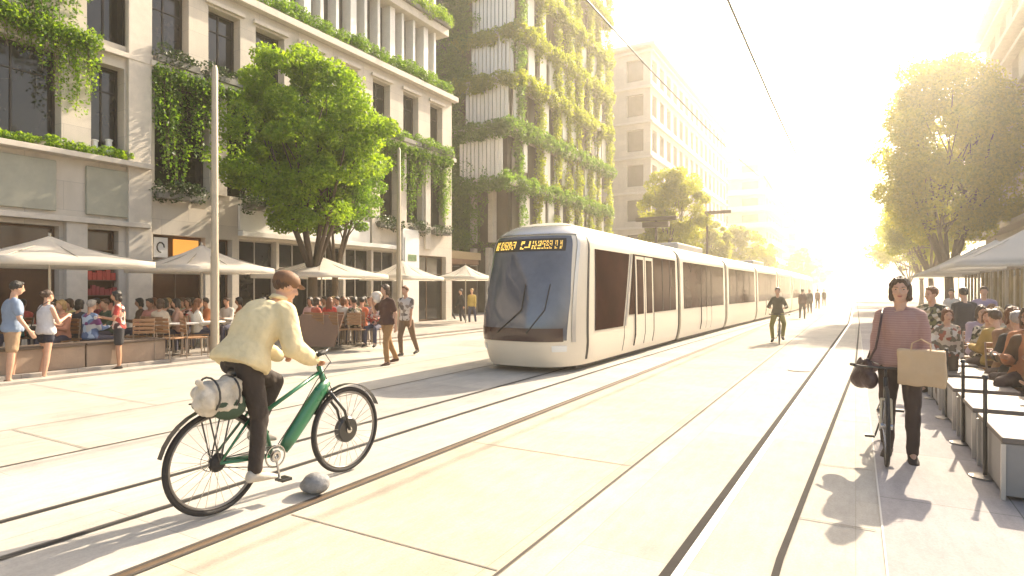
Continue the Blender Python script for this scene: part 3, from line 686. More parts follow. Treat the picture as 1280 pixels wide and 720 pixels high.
# ---------------------------------------------------------------- tram
cream = mat('tram_cream', (.72, .64, .51), .35, .0, coat=.25, var=.035, vscale=1.2)
tglass = mat('tram_glass', (.035, .014, .010), .07, var=.5, vscale=.8, spec=.1); tglass.node_tree.nodes['Principled BSDF'].inputs['IOR'].default_value = 1.12
tdark = mat('tram_gap', (.02, .017, .015), .6); silver = mat('tram_silver', (.5, .48, .45), .3, .6)
wshield = mat('windscreen', (.085, .095, .12), .03, var=.2, vscale=1.6, spec=1.0)  # bluish base colour stands in for bright reflections on the glass
HW = 1.13
def half_w(h):
    if h < .55: return HW * (.91 + .09 * max(0, (h - .13) / .42) ** .6)
    if h < 2.45: return HW * (1 - .03 * ((h - .55) / 1.9) ** 2)
    t = min(1, (h - 2.45) / .65); return HW * .97 * max(0.0, 1 - t ** 2.4) ** .42 if t < 1 else 0.0
HS = [.13, .17, .28, .45, .6, .8, 1.1, 1.5, 1.9, 2.2, 2.45, 2.6, 2.72, 2.84, 2.93, 3.0, 3.05, 3.08, 3.095]
def tram_nose_pt(a, h, off=0.0):
    """a: -90 (left side) .. 0 (front centre) .. 90 (right side); front is towards -y"""
    W = half_w(h); D = 1.55 * (1 - .10 * ((h - .9) / 2.2) ** 2) if h > .9 else 1.55 * (1 - .12 * ((.9 - h) / .7) ** 2)
    lean = .72 * max(0, (h - .75) / 2.35) ** 1.6
    if h > 2.75: lean += .55 * ((h - 2.75) / .345) ** 1.6
    sa, ca = math.sin(R(a)), math.cos(R(a))
    px = W * math.copysign(abs(sa) ** .62, sa); py = -(D - lean) * abs(ca) ** .80
    if off:
        n = Vector((sa * .9, -abs(ca), .12 * (h > 1.2))).normalized(); return Vector((px, py, h)) + n * off
    return Vector((px, py, h))
def surf_patch(fn, us, vs, th):
    """thin solid following a surface: fn(u, v, offset)"""
    mb = MB(); nu, nv = len(us), len(vs)
    A = [fn(u, v, th) for v in vs for u in us]; B = [fn(u, v, -.01) for v in vs for u in us]; k = nu * nv; fs = []
    for j in range(nv - 1):
        for i in range(nu - 1):
            q = (j * nu + i, j * nu + i + 1, (j + 1) * nu + i + 1, (j + 1) * nu + i); fs.append(q); fs.append(tuple(k + t for t in reversed(q)))
    edge = [i for i in range(nu)] + [j * nu + nu - 1 for j in range(1, nv)] + [(nv - 1) * nu + i for i in range(nu - 2, -1, -1)] + [j * nu for j in range(nv - 2, 0, -1)]
    for a, b in zip(edge, edge[1:] + edge[:1]): fs.append((a, a + k, b + k, b))
    return mb.add(A + B, fs)
def lin(a, b, n): return [a + (b - a) * i / (n - 1) for i in range(n)]
def side_pt(s, y, h, off): return Vector((s * (half_w(h) + off), y, h))
def side_patch(s, y0, y1, h0, h1, th, ytop=None):
    yt = ytop or (y0, y1)
    def fn(u, v, off):
        t = (v - h0) / (h1 - h0); a = y0 + (yt[0] - y0) * t; b = y1 + (yt[1] - y1) * t
        return side_pt(s, a + (b - a) * u, v, off)
    return surf_patch(fn, lin(0, 1, 4), lin(h0, h1, 9), th)
tram = empty('tram', (-5.82, 11.75, 0), label='long cream articulated tram with dark glass coming up the street', cat='tram')
def car(par, L):
    """plain body of a car from y=0 to L"""
    prof = [(half_w(h), h) for h in HS]; prof[-1] = (.30, HS[-1]); mb = MB(); sec = [(x, h) for x, h in prof] + [(-x, h) for x, h in reversed(prof)]; n = len(sec)
    vs = [(x, y, h) for y in (0, L) for x, h in sec]; fs = [(i, i + n, (i + 1) % n + n, (i + 1) % n) for i in range(n)] + [tuple(range(n)), tuple(reversed(range(n, 2 * n)))]
    return mb.add(vs, fs).build('car_body', cream, par, angle=50)
XT = [(0, 0)]
# leading car: nose + straight body of 6.3 m
c0 = car(tram, 6.6)
AS = lin(-90, 90, 49); A_ = [tram_nose_pt(a, h) for h in HS[:-1] for a in AS]; nA = len(AS)
fs = [(j * nA + i, (j + 1) * nA + i, (j + 1) * nA + i + 1, j * nA + i + 1) for j in range(len(HS) - 2) for i in range(nA - 1)]
fs += [tuple(range((len(HS) - 2) * nA, (len(HS) - 1) * nA)), tuple(reversed(range(nA)))]
nose = MB().add(A_, [tuple(reversed(f)) for f in fs]).build('nose', cream, tram, angle=60)
surf_patch(lambda a, h, o: tram_nose_pt(a * (1 - .10 * abs(h - 1.5) / 1.2), h, o), lin(-52, 52, 33), lin(.66, 2.74, 22), .014).build('windscreen', wshield, tram, angle=60)
surf_patch(lambda a, h, o: tram_nose_pt(a, h, o), lin(-60, 60, 33), lin(2.78, 3.0, 6), .02).build('roof_brow', mat('brow_grey', (.36, .37, .38), .25, .5), tram, angle=60)
surf_patch(lambda a, h, o: tram_nose_pt(a, h, o), lin(-44, 44, 25), lin(.64, .90, 5), .02).build('windscreen_base', mat('tram_maroon', (.045, .02, .018), .2, coat=.3), tram, angle=60)
for s in (-1, 1):
    surf_patch(lambda a, h, o: tram_nose_pt(a, h, o), lin(s * 55, s * 60, 4), lin(.62, 2.95, 22), .018).build('pillar_trim', silver, tram, angle=60)
    surf_patch(lambda a, h, o: tram_nose_pt(a, h, o), lin(s * 76, s * 79, 3), lin(.24, 3.0, 22), .008).build('panel_gap', tdark, tram, angle=60)
    surf_patch(lambda a, h, o: tram_nose_pt(a, h, o), lin(s * 30, s * 48, 8), lin(.44, .56, 4), .018).build('headlight', mat('headlamp', (.75, .75, .72), .1, spec=.8), tram, angle=60)
# destination display with glowing amber marks
dd = surf_patch(lambda a, h, o: tram_nose_pt(a, h, o), lin(-38, 38, 25), lin(2.42, 2.68, 5), .022).build('destination_display', mat('display_black', (.03, .025, .02), .2), tram, angle=60)
amb = mat('amber_led', (.8, .5, .08), .5, emit=((1, .62, .12), .6)); mb = MB(); a = -33; rl = random.Random(4)
while a < 33:
    mb = MB()
    for gx in range(4):
        for gz in range(6):
            if rl.random() < (.75 if gx in (0, 3) or gz in (0, 5) else .25):
                h0 = 2.465 + gz * .029; v_ = surf_patch(lambda aa, h, o: tram_nose_pt(aa, h, o), lin(a + gx * .72, a + gx * .72 + .55, 2), lin(h0, h0 + .022, 2), .028); mb.add(v_.v, v_.f)
    mb.build('display_mark', amb, dd); a += 4 * .72 + rl.choice((.9, .9, 3.4))
mb = MB(); 
for x0, x1 in ((-.55, .1), (.1, .75)): mb.tube([tram_nose_pt(0, .8, .05) + Vector((x0 + .2, .02, 0)), tram_nose_pt(x1 * 30, 1.25, .05), tram_nose_pt(x1 * 34, 1.75, .045)], .012, 5)
mb.build('wiper', tdark, tram)
for s in (-1, 1):
    side_patch(s, -.10, 1.62, .80, 2.5, .012, (-.02, 2.15)).build('cab_side_window', tglass, tram, angle=60)
    # door panel and slanted divider, doors with glass
    side_patch(s, 1.74, 1.84, .8, 2.52, .02, (2.28, 2.38)).build('divider', silver, tram, angle=60)
    side_patch(s, 2.05 , 6.35, 1.05, 2.52, .012, (2.45, 6.35)).build('side_window', tglass, tram, angle=60)
    for k, yy in enumerate((2.55, 3.3)):
        d_ = side_patch(s, yy, yy + .7, .28, 2.48, .02).build('door', cream, tram, angle=60)
        side_patch(s, yy + .1, yy + .6, .62 + .42, 2.4, .026).build('glass', tglass, d_, angle=60)
        side_patch(s, yy - .045, yy - .01, .28, 2.48, .024).build('seal', tdark, d_, angle=60)
    side_patch(s, 4.04, 4.07, .28, 2.48, .022).build('door_seal', tdark, tram)
    side_patch(s, 1.72, 1.735, .22, .8, .006).build('panel_seam', tdark, tram)
    for yy in (4.9, 5.65): side_patch(s, yy, yy + .05, 1.05, 2.52, .018).build('window_bar', tdark, tram)
MB().box(-.9, .9, -.55, 6.6, .05, .2).build('underframe', tdark, tram)
def bellows(par, y):
    mb = MB()
    for k in range(4):
        prof = [(half_w(h) * .95, h) for h in HS]; prof[-1] = (.25, HS[-1] - .02); sec = prof + [(-x, h) for x, h in reversed(prof)]; n = len(sec); y0 = y + k * .1
        vs = [(x * (1 if yy else .96), y0 + yy, h) for yy in (0, .05, .1) for x, h in sec]
        mb.add(vs, [(i + q * n, i + n + q * n, (i + 1) % n + n + q * n, (i + 1) % n + q * n) for q in (0, 1) for i in range(n)])
    mb.build('bellows', tdark, par)
bellows(tram, 6.6)
pts = [(0.0, 7.0), (.14, 14.0), (.36, 21.0), (.62, 28.0), (.80, 35.0), (.9, 42.0), (.95, 49.0)]
for i, (dx, dy) in enumerate(pts):
    nx = pts[i + 1] if i + 1 < len(pts) else (dx + .03, dy + 7); ang = -math.atan2(nx[0] - dx, 7)
    cb = car(tram, 6.55); cb.location = (dx, dy, 0); cb.rotation_euler = (0, 0, ang)
    for s in (-1, 1) if i < 3 else (1,):
        side_patch(s, .35, 6.2, 1.05, 2.52, .012).build('window_band', tglass, cb, angle=60)
        if i % 2 == 0 and i < 4:
            for yy in (2.6, 3.35): side_patch(s, yy, yy + .7, .28, 1.02, .018).build('door_leaf', cream, cb)
            for yy in (2.56, 3.31, 4.06): side_patch(s, yy, yy + .03, .28, 2.5, .02).build('door_seal', tdark, cb)
        else:
            for yy in (1.8, 3.3, 4.8): side_patch(s, yy, yy + .06, 1.05, 2.52, .018).build('window_bar', tdark, cb)
    u_ = MB().box(-.98, .98, 0, 6.55, .06, .26).build('underframe', tdark, cb)
    if i < len(pts) - 1: bellows(cb, 6.55)
    if i in (0, 2): MB().box(-.7, .7, 1.2, 4.6, 2.9, 3.22).build('roof_unit', mat('roof_grey', (.4, .39, .37), .5, .2), cb, bev=.05)

# ---------------------------------------------------------------- umbrellas
canv = mat('canvas_white', (.86, .84, .80), .8, var=.05, trans=.72, tcol=(.93, .90, .84)); ualu = mat('umbrella_pole', (.4, .36, .3), .4, .5)
def umbrella(x, y, hw, he, hp, label, rz=0.0, group='white cafe umbrellas'):
    r = empty('cafe_umbrella', (x, y, 0), rz, label, 'umbrella', group)
    n = 8; vs = [(0, 0, hp)]; fs = []; N = 6; rim = []
    for j in range(1, N + 1):
        t = j / N
        for k in range(n * 4):
            a = 2 * math.pi * k / (n * 4); q = 1 / max(abs(math.cos(a)), abs(math.sin(a))); q = q ** .9
            sag = -.05 * math.sin(t * math.pi) * (1 + .5 * math.cos(8 * a)); vs.append((hw * q * t * math.cos(a), hw * q * t * math.sin(a), hp + (he - hp) * (t ** .93) + sag))
    m_ = n * 4
    for k in range(m_): fs.append((0, 1 + k, 1 + (k + 1) % m_))
    for j in range(N - 1):
        for k in range(m_): a = 1 + j * m_; b = 1 + (j + 1) * m_; fs.append((a + k, b + k, b + (k + 1) % m_, a + (k + 1) % m_))
    c = MB().add(vs, fs).build('canopy', canv, r, smooth=True); md = c.modifiers.new('s', 'SOLIDIFY'); md.thickness = .012
    vs2 = [v for v in vs[1 + (N - 1) * m_:]]; vv = vs2 + [(a * 1.005, b * 1.005, z - .13) for a, b, z in vs2]
    v = MB().add(vv, [(k, m_ + k, m_ + (k + 1) % m_, (k + 1) % m_) for k in range(m_)]).build('valance', canv, r, smooth=True); md = v.modifiers.new('s', 'SOLIDIFY'); md.thickness = .01
    MB().tube([(0, 0, 0), (0, 0, hp + .06)], .028, 10).build('pole', ualu, r)
    for k in range(8):
        a = math.pi / 4 * k; q = (1 / max(abs(math.cos(a)), abs(math.sin(a)))) ** .9 * hw * .97
        MB().tube([(0, 0, hp - .1), (q * math.cos(a), q * math.sin(a), he - .03)], .011, 5).build('rib', ualu, r)
    MB().box(-.3, .3, -.3, .3, 0, .07).build('base', mat('base_grey', (.2, .2, .19), .7), r, bev=.01)
    return r
US = [(62, 12.6, 1.45, 2.25, 2.78, 'large white umbrella over the couple at the left edge'), (252, 15.4, 1.28, 2.2, 2.8, 'white umbrella behind the nearer pale pole'),
      (402, 20.0, 1.6, 2.15, 2.75, 'white umbrella right of the cyclist\'s head'), (503, 24.6, 1.25, 2.15, 2.85, 'white umbrella behind the walking pair'), (582, 27.6, 1.1, 2.2, 2.78, 'small white umbrella left of the tram front')]
for u, z, hw, he, hp, lb in US:
    x, y = spot(u, z); umbrella(x, y, hw, he, hp, lb)
for x, y, hw, lb in ((4.45, 23.2, 2.0, 'nearest large white umbrella at the right edge'), (4.5, 28.2, 2.0, 'second right-hand umbrella behind the nearest one'), (4.6, 33.4, 2.0, 'third right-hand umbrella below the golden tree'), (4.7, 39.0, 2.0, 'farthest right-hand umbrella below the golden tree')):
    umbrella(x, y, hw, 2.42, 3.5, lb)

# ---------------------------------------------------------------- bicycles
rub = mat('tyre_rubber', (.02, .018, .017), .75); chrome = mat('chrome', (.5, .5, .5), .2, 1); blackp = mat('black_paint', (.018, .018, .018), .35, coat=.4)
skinm = {}
def wheel(par, y, r, tr=.02, n=28, hub=.03, x=0):
    w_ = MB().tube([(x - .05, y, r + tr * 0), (x + .05, y, r)], hub, 12).build('wheel', chrome, par)
    MB().ring((x, y, r), r - tr, tr, n=56).build('tyre', rub, w_, smooth=True)
    MB().ring((x, y, r), r - tr * 2.3, tr * .55, n=56, m=6).build('rim', mat('rim_metal', (.25, .23, .21), .4, .7), w_, smooth=True)
    mb = MB()
    for k in range(n):
        a = 2 * math.pi * k / n; s = .032 if k % 2 else -.032; b = a + (.35 if k % 4 < 2 else -.35)
        mb.tube([(x + s, y + hub * .8 * math.cos(b), r + hub * .8 * math.sin(b)), (x, y + (r - tr * 2.3) * math.cos(a), r + (r - tr * 2.3) * math.sin(a))], .0022, 4)
    mb.build('spokes', chrome, w_)
    return w_
green = mat('bike_green', (.008, .13, .055), .3, coat=.6, var=.1)
def city_bike(root, wb=1.23, r=.38, fm=None, seat_h=.98, bar_h=1.12):
    fm = fm or green; cr = Vector((0, .47, .32)); hd = Vector((0, wb - .30, .98)); hd2 = Vector((0, wb - .22, .74))
    wheel(root, 0, r); wheel(root, wb, r)
    f = MB(); f.tube([hd, hd2], .024, 10); f.tube([(0, .30, seat_h - .08), cr], .019, 10)
    for s in (-1, 1): f.tube([(s * .06, 0, r), (s * .03, .33, .74)], .010, 8); f.tube([(s * .06, 0, r), cr + Vector((s * .03, 0, 0))], .012, 8)
    f.tube([hd + Vector((0, .01, -.05)), (0, .37, .66)], .017, 10)
    f.build('frame', fm, root, smooth=True)
    # wide down tube
    a, b = hd2 + Vector((0, 0, .1)), cr + Vector((0, .1, .02)); dd_ = (b - a).normalized(); up_ = Vector((0, -dd_.z, dd_.y))
    secs = [(a.lerp(b, t), Vector((1, 0, 0)), up_, .036, wdt) for t, wdt in ((0, .045), (.15, .062), (.5, .07), (.85, .062), (1, .045))]
    MB().loft(secs, 16).build('down_tube', fm, root, smooth=True)
    fk = MB()
    for s in (-1, 1): fk.tube([hd2 + Vector((s * .045, .01, 0)), (s * .05, wb - .06, r + .18), (s * .055, wb, r)], [.015, .013, .010], 8)
    fk.tube([hd2 + Vector((-.05, .01, 0)), hd2 + Vector((.05, .01, 0))], .018, 8); fk.build('fork', blackp, root, smooth=True)
    h = MB(); h.tube([hd, (0, wb - .34, bar_h)], .014, 8); h.tube([(-.29, wb - .50, bar_h + .0), (-.24, wb - .40, bar_h + .03), (0, wb - .33, bar_h), (.24, wb - .40, bar_h + .03), (.29, wb - .50, bar_h)], .011, 8)
    hb = h.build('handlebar', blackp, root, smooth=True)
    for s in (-1, 1): MB().tube([(s * .27, wb - .46, bar_h + .012), (s * .30, wb - .56, bar_h - .003)], .017, 10).build('grip', rub, hb, smooth=True)
    MB().tube([(0, .30, seat_h - .1), (0, .29, seat_h)], .013, 8).build('seat_post', chrome, root)
    X_ = Vector((1, 0, 0)); Z_ = Vector((0, 0, 1))
    MB().loft([(Vector((0, y_, seat_h + z_)), X_, Z_, w_, .028) for y_, z_, w_ in ((.12, .03, .05), (.15, .035, .085), (.22, .03, .08), (.30, .028, .04), (.39, .024, .022), (.41, .018, .012))], 12).build('saddle', blackp, root, smooth=True)
    ck = MB().ring((.045, cr.y, cr.z), .085, .008, n=30, m=6).ring((.045, cr.y, cr.z), .03, .02, n=12, m=6).build('chainring', chrome, root)
    for s, a in ((1, -85), (-1, 95)):
        e = cr + Vector((s * .075, .17 * math.cos(R(a)), .17 * math.sin(R(a)))); MB().tube([cr + Vector((s * .05, 0, 0)), e], .010, 8).build('crank', chrome, root)
        MB().box(e.x - .0 if s > 0 else e.x - .1, e.x + .1 if s > 0 else e.x, e.y - .045, e.y + .045, e.z - .012, e.z + .012).build('pedal', blackp, root, bev=.004)
    MB().tube([(.05, 0, r + .03), (.05, cr.y, cr.z + .085)], .004, 5).tube([(.05, 0, r - .03), (.05, cr.y, cr.z - .085)], .004, 5).build('chain', rub, root)
    for y_ in (0, wb):
        mb = MB(); pr = []
        for k in range(15):
            a = R(10 + k * 11) if y_ == 0 else R(25 + k * 9); pr.append((y_ + (r + .03) * math.cos(a), r + (r + .03) * math.sin(a)))
        for (ya, za), (yb, zb) in zip(pr, pr[1:]): mb.add([(-.028, ya, za), (.028, ya, za), (.028, yb, zb), (-.028, yb, zb), (-.028, ya, za - .004), (.028, ya, za - .004), (.028, yb, zb - .004), (-.028, yb, zb - .004)], [(0, 1, 2, 3), (7, 6, 5, 4), (0, 4, 5, 1), (2, 6, 7, 3), (1, 5, 6, 2), (3, 7, 4, 0)])
        mb.build('mudguard', blackp, root)
    MB().tube([(-.2, wb - .42, bar_h + .01), (-.12, wb - .28, bar_h - .06), (0, wb - .24, .9), (.04, wb - .1, .6)], .004, 5).build('brake_cable', rub, root)
    MB().tube([(.2, wb - .42, bar_h + .01), (.10, wb - .26, bar_h - .10), (.02, wb - .34, .86), (.03, .7, .62), (.03, .5, .4)], .004, 5).build('brake_cable', rub, root)
    MB().lathe([(.10, -.035), (.115, -.02), (.115, .02), (.10, .035)], 28).build('hub_motor', blackp, root, loc=(0, wb, r), rot=(0, R(90), 0), angle=40)
    MB().lathe([(.035, -.0), (.07, .006), (.035, .02), (.055, .026), (.03, .04)], 20).build('sprocket', rub, root, loc=(.02, 0, r), rot=(0, R(90), 0))
    for y_ in (0, wb): MB().ring((-.06, y_, r), .075, .004, n=24, m=4).build('brake_disc', chrome, root)
    return root
bx, by = -4.05, 2.72
bike = empty('bicycle', (bx, by, .013), R(-3), 'green framed city bicycle ridden by the person in the cream jacket', 'bicycle')
city_bike(bike)
mb = MB()
for s in (-1, 1): mb.tube([(s * .055, .30, .80), (s * .06, -.16, .82)], .006, 6); mb.tube([(s * .06, 0, .38), (s * .06, -.1, .82)], .006, 6); mb.tube([(s * .06, 0, .38), (s * .06, .1, .81)], .006, 6)
for k in range(4): mb.tube([(-.06, -.14 + k * .12, .815), (.06, -.14 + k * .12, .815)], .005, 6)
mb.build('rack', blackp, bike)
MB().ell((0, .02, .06), (.20, .04, .03)).build
pb = MB(); pb.ell((.04, -.02, .90), (.12, .17, .09)); pb.ell((.08, -.10, .86), (.09, .11, .12)); pb.ell((.06, .07, .93), (.09, .10, .07)); pb.ell((.11, .02, .84), (.05, .12, .10)); pb.caps((.1, -.16, .95), .03, (.13, -.2, 1.0), .02)
bag = pb.remesh('saddlebag', mat('bag_white', (.50, .45, .37), .95, var=.25, vscale=11), None, .012, wrinkle=(.02, (11, 11, 11))); tag(bag, 'white and dark green soft bag strapped on the rear rack of the bicycle', 'bag'); bag.location = bike.location; bag.rotation_euler = bike.rotation_euler
fl = MB(); fl.ell((.05, -.0, .82), (.12, .20, .065)); fl.ell((.10, .05, .77), (.06, .13, .08)); f_ = fl.remesh('base_flap', mat('bag_green', (.03, .06, .035), .7), bag, .012)
st = MB(); st.ring((.02, 0, .93), .115, .008, n=24, m=6); [None]
stp = MB()
for yy in (-.08, .07): stp.tube([(.05 + .145 * math.cos(a), yy, .885 + .125 * math.sin(a)) for a in lin(-1.2, 4.3, 16)], .008, 5)
stp.build('strap', blackp, bag)
# ---------------------------------------------------------------- people
X3, Y3, Z3 = Vector((1, 0, 0)), Vector((0, 1, 0)), Vector((0, 0, 1))
SK = {'fair': (.52, .30, .20), 'tan': (.38, .20, .12), 'dark': (.16, .08, .05)}
HR = {'brown': (.06, .03, .015), 'black': (.015, .012, .01), 'auburn': (.16, .06, .02), 'blond': (.36, .24, .10), 'grey': (.3, .28, .26)}
def smat(k): return mat('skin_' + k, SK[k], .5, var=.08, vscale=14)
def hmat(k): return mat('hair_' + k, HR[k], .45, var=.35, vscale=30, bump=.6, bscale=90, stretch=(1, 1, .2))
def cmat(c):
    if isinstance(c, str): return MATS[c]
    if isinstance(c, bpy.types.Material): return c
    return mat('cloth_%d_%d_%d' % tuple(int(v * 100) for v in c), c, .85, var=.12, vscale=6, bump=.35, bscale=22)
def floral(name, cols, scale=22):
    m = bpy.data.materials.new(name); m.use_nodes = True; n = m.node_tree.nodes; l = m.node_tree.links; p = n['Principled BSDF']; p.inputs['Roughness'].default_value = .85
    tc = n.new('ShaderNodeTexCoord'); v = n.new('ShaderNodeTexVoronoi'); v.inputs['Scale'].default_value = scale; l.new(tc.outputs['Object'], v.inputs[0])
    cr = n.new('ShaderNodeValToRGB'); cr.color_ramp.interpolation = 'CONSTANT'; sp = n.new('ShaderNodeSeparateColor'); l.new(v.outputs['Color'], sp.inputs[0]); l.new(sp.outputs[0], cr.inputs[0])
    e = cr.color_ramp.elements; e[0].color = (*cols[0], 1); e[1].position = .35; e[1].color = (*cols[1], 1)
    for i, c in enumerate(cols[2:]): q = e.new(.6 + .2 * i); q.color = (*c, 1)
    l.new(cr.outputs[0], p.inputs['Base Color']); MATS[name] = m; return m
floral('print_dark', [(.03, .03, .02), (.35, .28, .18), (.5, .45, .36), (.12, .12, .05)])
floral('print_blue', [(.10, .16, .30), (.40, .50, .62), (.16, .05, .16), (.5, .5, .5)], 9)
floral('print_red', [(.4, .05, .04), (.55, .30, .22), (.05, .02, .02), (.6, .5, .45)], 14)
def stripes(name, a, b):
    m = mat(name, a, .85); n = m.node_tree.nodes; l = m.node_tree.links; tc = n.new('ShaderNodeTexCoord'); w_ = n.new('ShaderNodeTexWave'); w_.bands_direction = 'Z'; w_.inputs['Scale'].default_value = 14; w_.inputs['Distortion'].default_value = 1.2
    l.new(tc.outputs['Object'], w_.inputs[0]); mx = n.new('ShaderNodeMix'); mx.data_type = 'RGBA'; mx.inputs[6].default_value = (*a, 1); mx.inputs[7].default_value = (*b, 1); l.new(w_.outputs['Fac'], mx.inputs[0]); l.new(mx.outputs[2], n['Principled BSDF'].inputs['Base Color'])
stripes('knit_mauve', (.30, .17, .15), (.36, .22, .195))

def hand(mb, wr, d, palm_n, side, k, curl=.35, spread=1.0):
    """palm and five bent fingers; d: direction of the hand, palm_n: out of the palm, side: thumb direction"""
    d = d.normalized(); side = (side - d * side.dot(d)).normalized(); pn = d.cross(side).normalized()
    if pn.dot(palm_n) < 0: pn = -pn
    c = wr + d * .045 * k
    mb.loft([(wr, side, pn, .026 * k, .018 * k), (wr + d * .03 * k, side, pn, .036 * k, .015 * k), (wr + d * .085 * k, side, pn, .040 * k, .013 * k), (wr + d * .095 * k, side, pn, .034 * k, .010 * k)], 12)
    for i, (off, L) in enumerate(((.030, .068), (.010, .078), (-.011, .072), (-.031, .056))):
        b = wr + d * .088 * k + side * off * k; a = curl * .5; p = b; dr = d
        for s_, (f, r0, r1) in enumerate(((.42, .0092, .0085), (.32, .0085, .0078), (.26, .0078, .0066))):
            a2 = curl * (s_ + .6); dr = (d * math.cos(a2) + pn * math.sin(a2)).normalized(); q = p + dr * L * f * k * 1.05; mb.caps(p, r0 * k, q, r1 * k, 8); p = q
    t0 = wr + d * .025 * k + side * .028 * k; t1 = t0 + (d * .5 + side * .75 + pn * .2).normalized() * .035 * k; t2 = t1 + (d * .85 + side * .25 + pn * .35).normalized() * .03 * k
    mb.caps(t0, .013 * k, t1, .011 * k, 8); mb.caps(t1, .0105 * k, t2, .008 * k, 8)

def person(x, y, rz, label, H=1.72, z=0.0, pose=None, top=(.3, .3, .3), bot=(.05, .05, .07), skin='fair', hair='brown', hstyle='short', sleeve='long', legs='long', shoe=(.04, .035, .03), sex='f', vox=.02, detail=False, group=None, hip=None, skirt=False, loose=.012, lean=None):
    P = dict(t1=(0, .03, 1), t2=(0, .04, 1), head=(0, .12, 1), face=(0, 1, 0), aL=((-.18, .02, -1), (-.05, .18, -1)), aR=((.18, .02, -1), (.05, .18, -1)), lL=((-.06, .02, -1), (0, -.03, -1)), lR=((.06, .02, -1), (0, -.03, -1)))
    if pose: P.update(pose)
    k = H / 1.75; n = lambda v: Vector(v).normalized()
    root = empty('person', (x, y, z), rz, label, 'person', group)
    hz = (hip if hip is not None else .90) * k; hp = Vector(P.get('hipoff', (0, 0, 0))) + Vector((0, 0, hz))
    t1, t2 = n(P['t1']), n(P['t2']); rt = X3
    if 'twist' in P: rt = Matrix.Rotation(P['twist'], 3, 'Z') @ X3
    mid = hp + t1 * .24 * k; sh = mid + t2 * .27 * k; nk = sh + n(Vector(t2) + Vector(P['head'])) * .075 * k; hd = n(P['head'])
    fw1 = Z3.cross(rt) * 1.0; fw1 = t1.cross(-rt) if False else rt.cross(t1) * -1; fw1 = t1.cross(rt); fw2 = t2.cross(rt)
    m_ = .92 if sex == 'f' else 1.08
    def torso(inf, lo=-.10, hem=0, stop=1.0):
        S = []
        for t, hw, hd_ in ((-.13, .10, .075), (-.08, .145, .10), (0, .168, .118), (.12, .158, .112), (.28, .134 * (1 if sex == 'f' else 1.08), .098), (.45, .138 * m_, .106), (.62, .152 * m_, .118), (.8, .158 * m_, .112), (.90, .140 * m_, .094), (.97, .105, .072), (1.05, .058, .05)):
            if t < lo or t > stop: continue
            q = t / 1.0; c = hp.lerp(mid, t / .47) if t < .47 else mid.lerp(sh, (t - .47) / .53); fw = fw1.lerp(fw2, min(1, max(0, t))).normalized()
            if t < 0: c = hp + t1 * t * .5 * k
            h_ = hem * max(0, 1 - t / .3)
            S.append((c, rt, fw, (hw + inf + h_) * k, (hd_ + inf * .9 + h_ * .7) * k))
        return S
    shw = (.150 if sex == 'f' else .176) * k
    J = {}
    for s, nm in ((-1, 'L'), (1, 'R')):
        a = sh + rt * s * shw - t2 * .066 * k; u_, f_ = n(P['a' + nm][0]), n(P['a' + nm][1]); e = a + u_ * .275 * k; w = e + f_ * .245 * k
        hh = hp + rt * s * .088 * k - Vector((0, 0, .02 * k)); t_, s_ = n(P['l' + nm][0]), n(P['l' + nm][1]); kn = hh + t_ * .415 * k; an = kn + s_ * .40 * k
        ft = n(P.get('f' + nm, (s * .15, 1, -.12))); J[nm] = (a, e, w, hh, kn, an, ft, u_, f_)
    b = MB(); b.loft(torso(0), 18); b.caps(sh - t2 * .02 * k, .056 * k, nk + hd * .02 * k, .050 * k)
    fc = n(P['face']); fc = (fc - hd * fc.dot(hd)).normalized(); hr = hd.cross(fc) * -1; hr = fc.cross(hd)
    M = Matrix((hr, fc, hd)).transposed(); hc = nk + hd * .115 * k + fc * .018 * k
    hl = lambda v: hc + M @ (Vector(v) * k)
    b.ell(hl((0, -.008, .02)), (.074 * k, .094 * k, .096 * k), M); b.ell(hl((0, .03, -.045)), (.056 * k, .060 * k, .068 * k), M)
    b.caps(hl((0, .088, .012)), .009 * k, hl((0, .106, -.026)), .0135 * k, 8)
    for s in (-1, 1):
        b.ell(hl((s * .076, .0, -.01)), (.008 * k, .015 * k, .026 * k), M, 10, 6)
        if detail: b.ell(hl((s * .032, .078, .022)), (.020 * k, .012 * k, .008 * k), M, 10, 6); b.ell(hl((s * .040, .066, -.03)), (.022 * k, .020 * k, .024 * k), M, 10, 6)
    if detail: b.ell(hl((0, .082, -.060)), (.024 * k, .012 * k, .010 * k), M, 10, 6); b.ell(hl((0, .070, -.100)), (.022 * k, .020 * k, .016 * k), M, 10, 6)
    clt, clb = MB(), MB(); shoes = []
    for nm, s in (('L', -1), ('R', 1)):
        a, e, w, hh, kn, an, ft, ud, fd = J[nm]
        b.caps(a, .048 * k, e, .037 * k); b.caps(e, .039 * k, w, .026 * k)
        hand(b, w, P.get('h' + nm, fd) if not isinstance(P.get('h' + nm), tuple) else Vector(P['h' + nm]), rt * -s, Vector(P.get('th' + nm, (0, 1, .2))), k, P.get('curl', .4))
        b.caps(hh, .082 * k, kn, .054 * k); b.caps(kn, .054 * k, kn.lerp(an, .35), .056 * k); b.caps(kn.lerp(an, .35), .055 * k, an, .034 * k)
        b.caps(an, .034 * k, an + ft * .10 * k - Vector((0, 0, .048 * k)), .020 * k)
        sl = {'long': .97, 'short': .0, 'none': None}[sleeve]
        if sl is not None:
            clt.caps(a - ud * .01, (.053 + loose * .8) * k, e if sl else a.lerp(e, .62), (.050 + loose * .6) * k)
            if sl: clt.caps(e, (.049 + loose * .6) * k, e.lerp(w, sl), (.034 + loose * .5) * k)
        else: clt.caps(a - rt * s * .045 * k + t2 * .02 * k, .034 * k, a - rt * s * .04 * k - t2 * .06 * k, .04 * k)
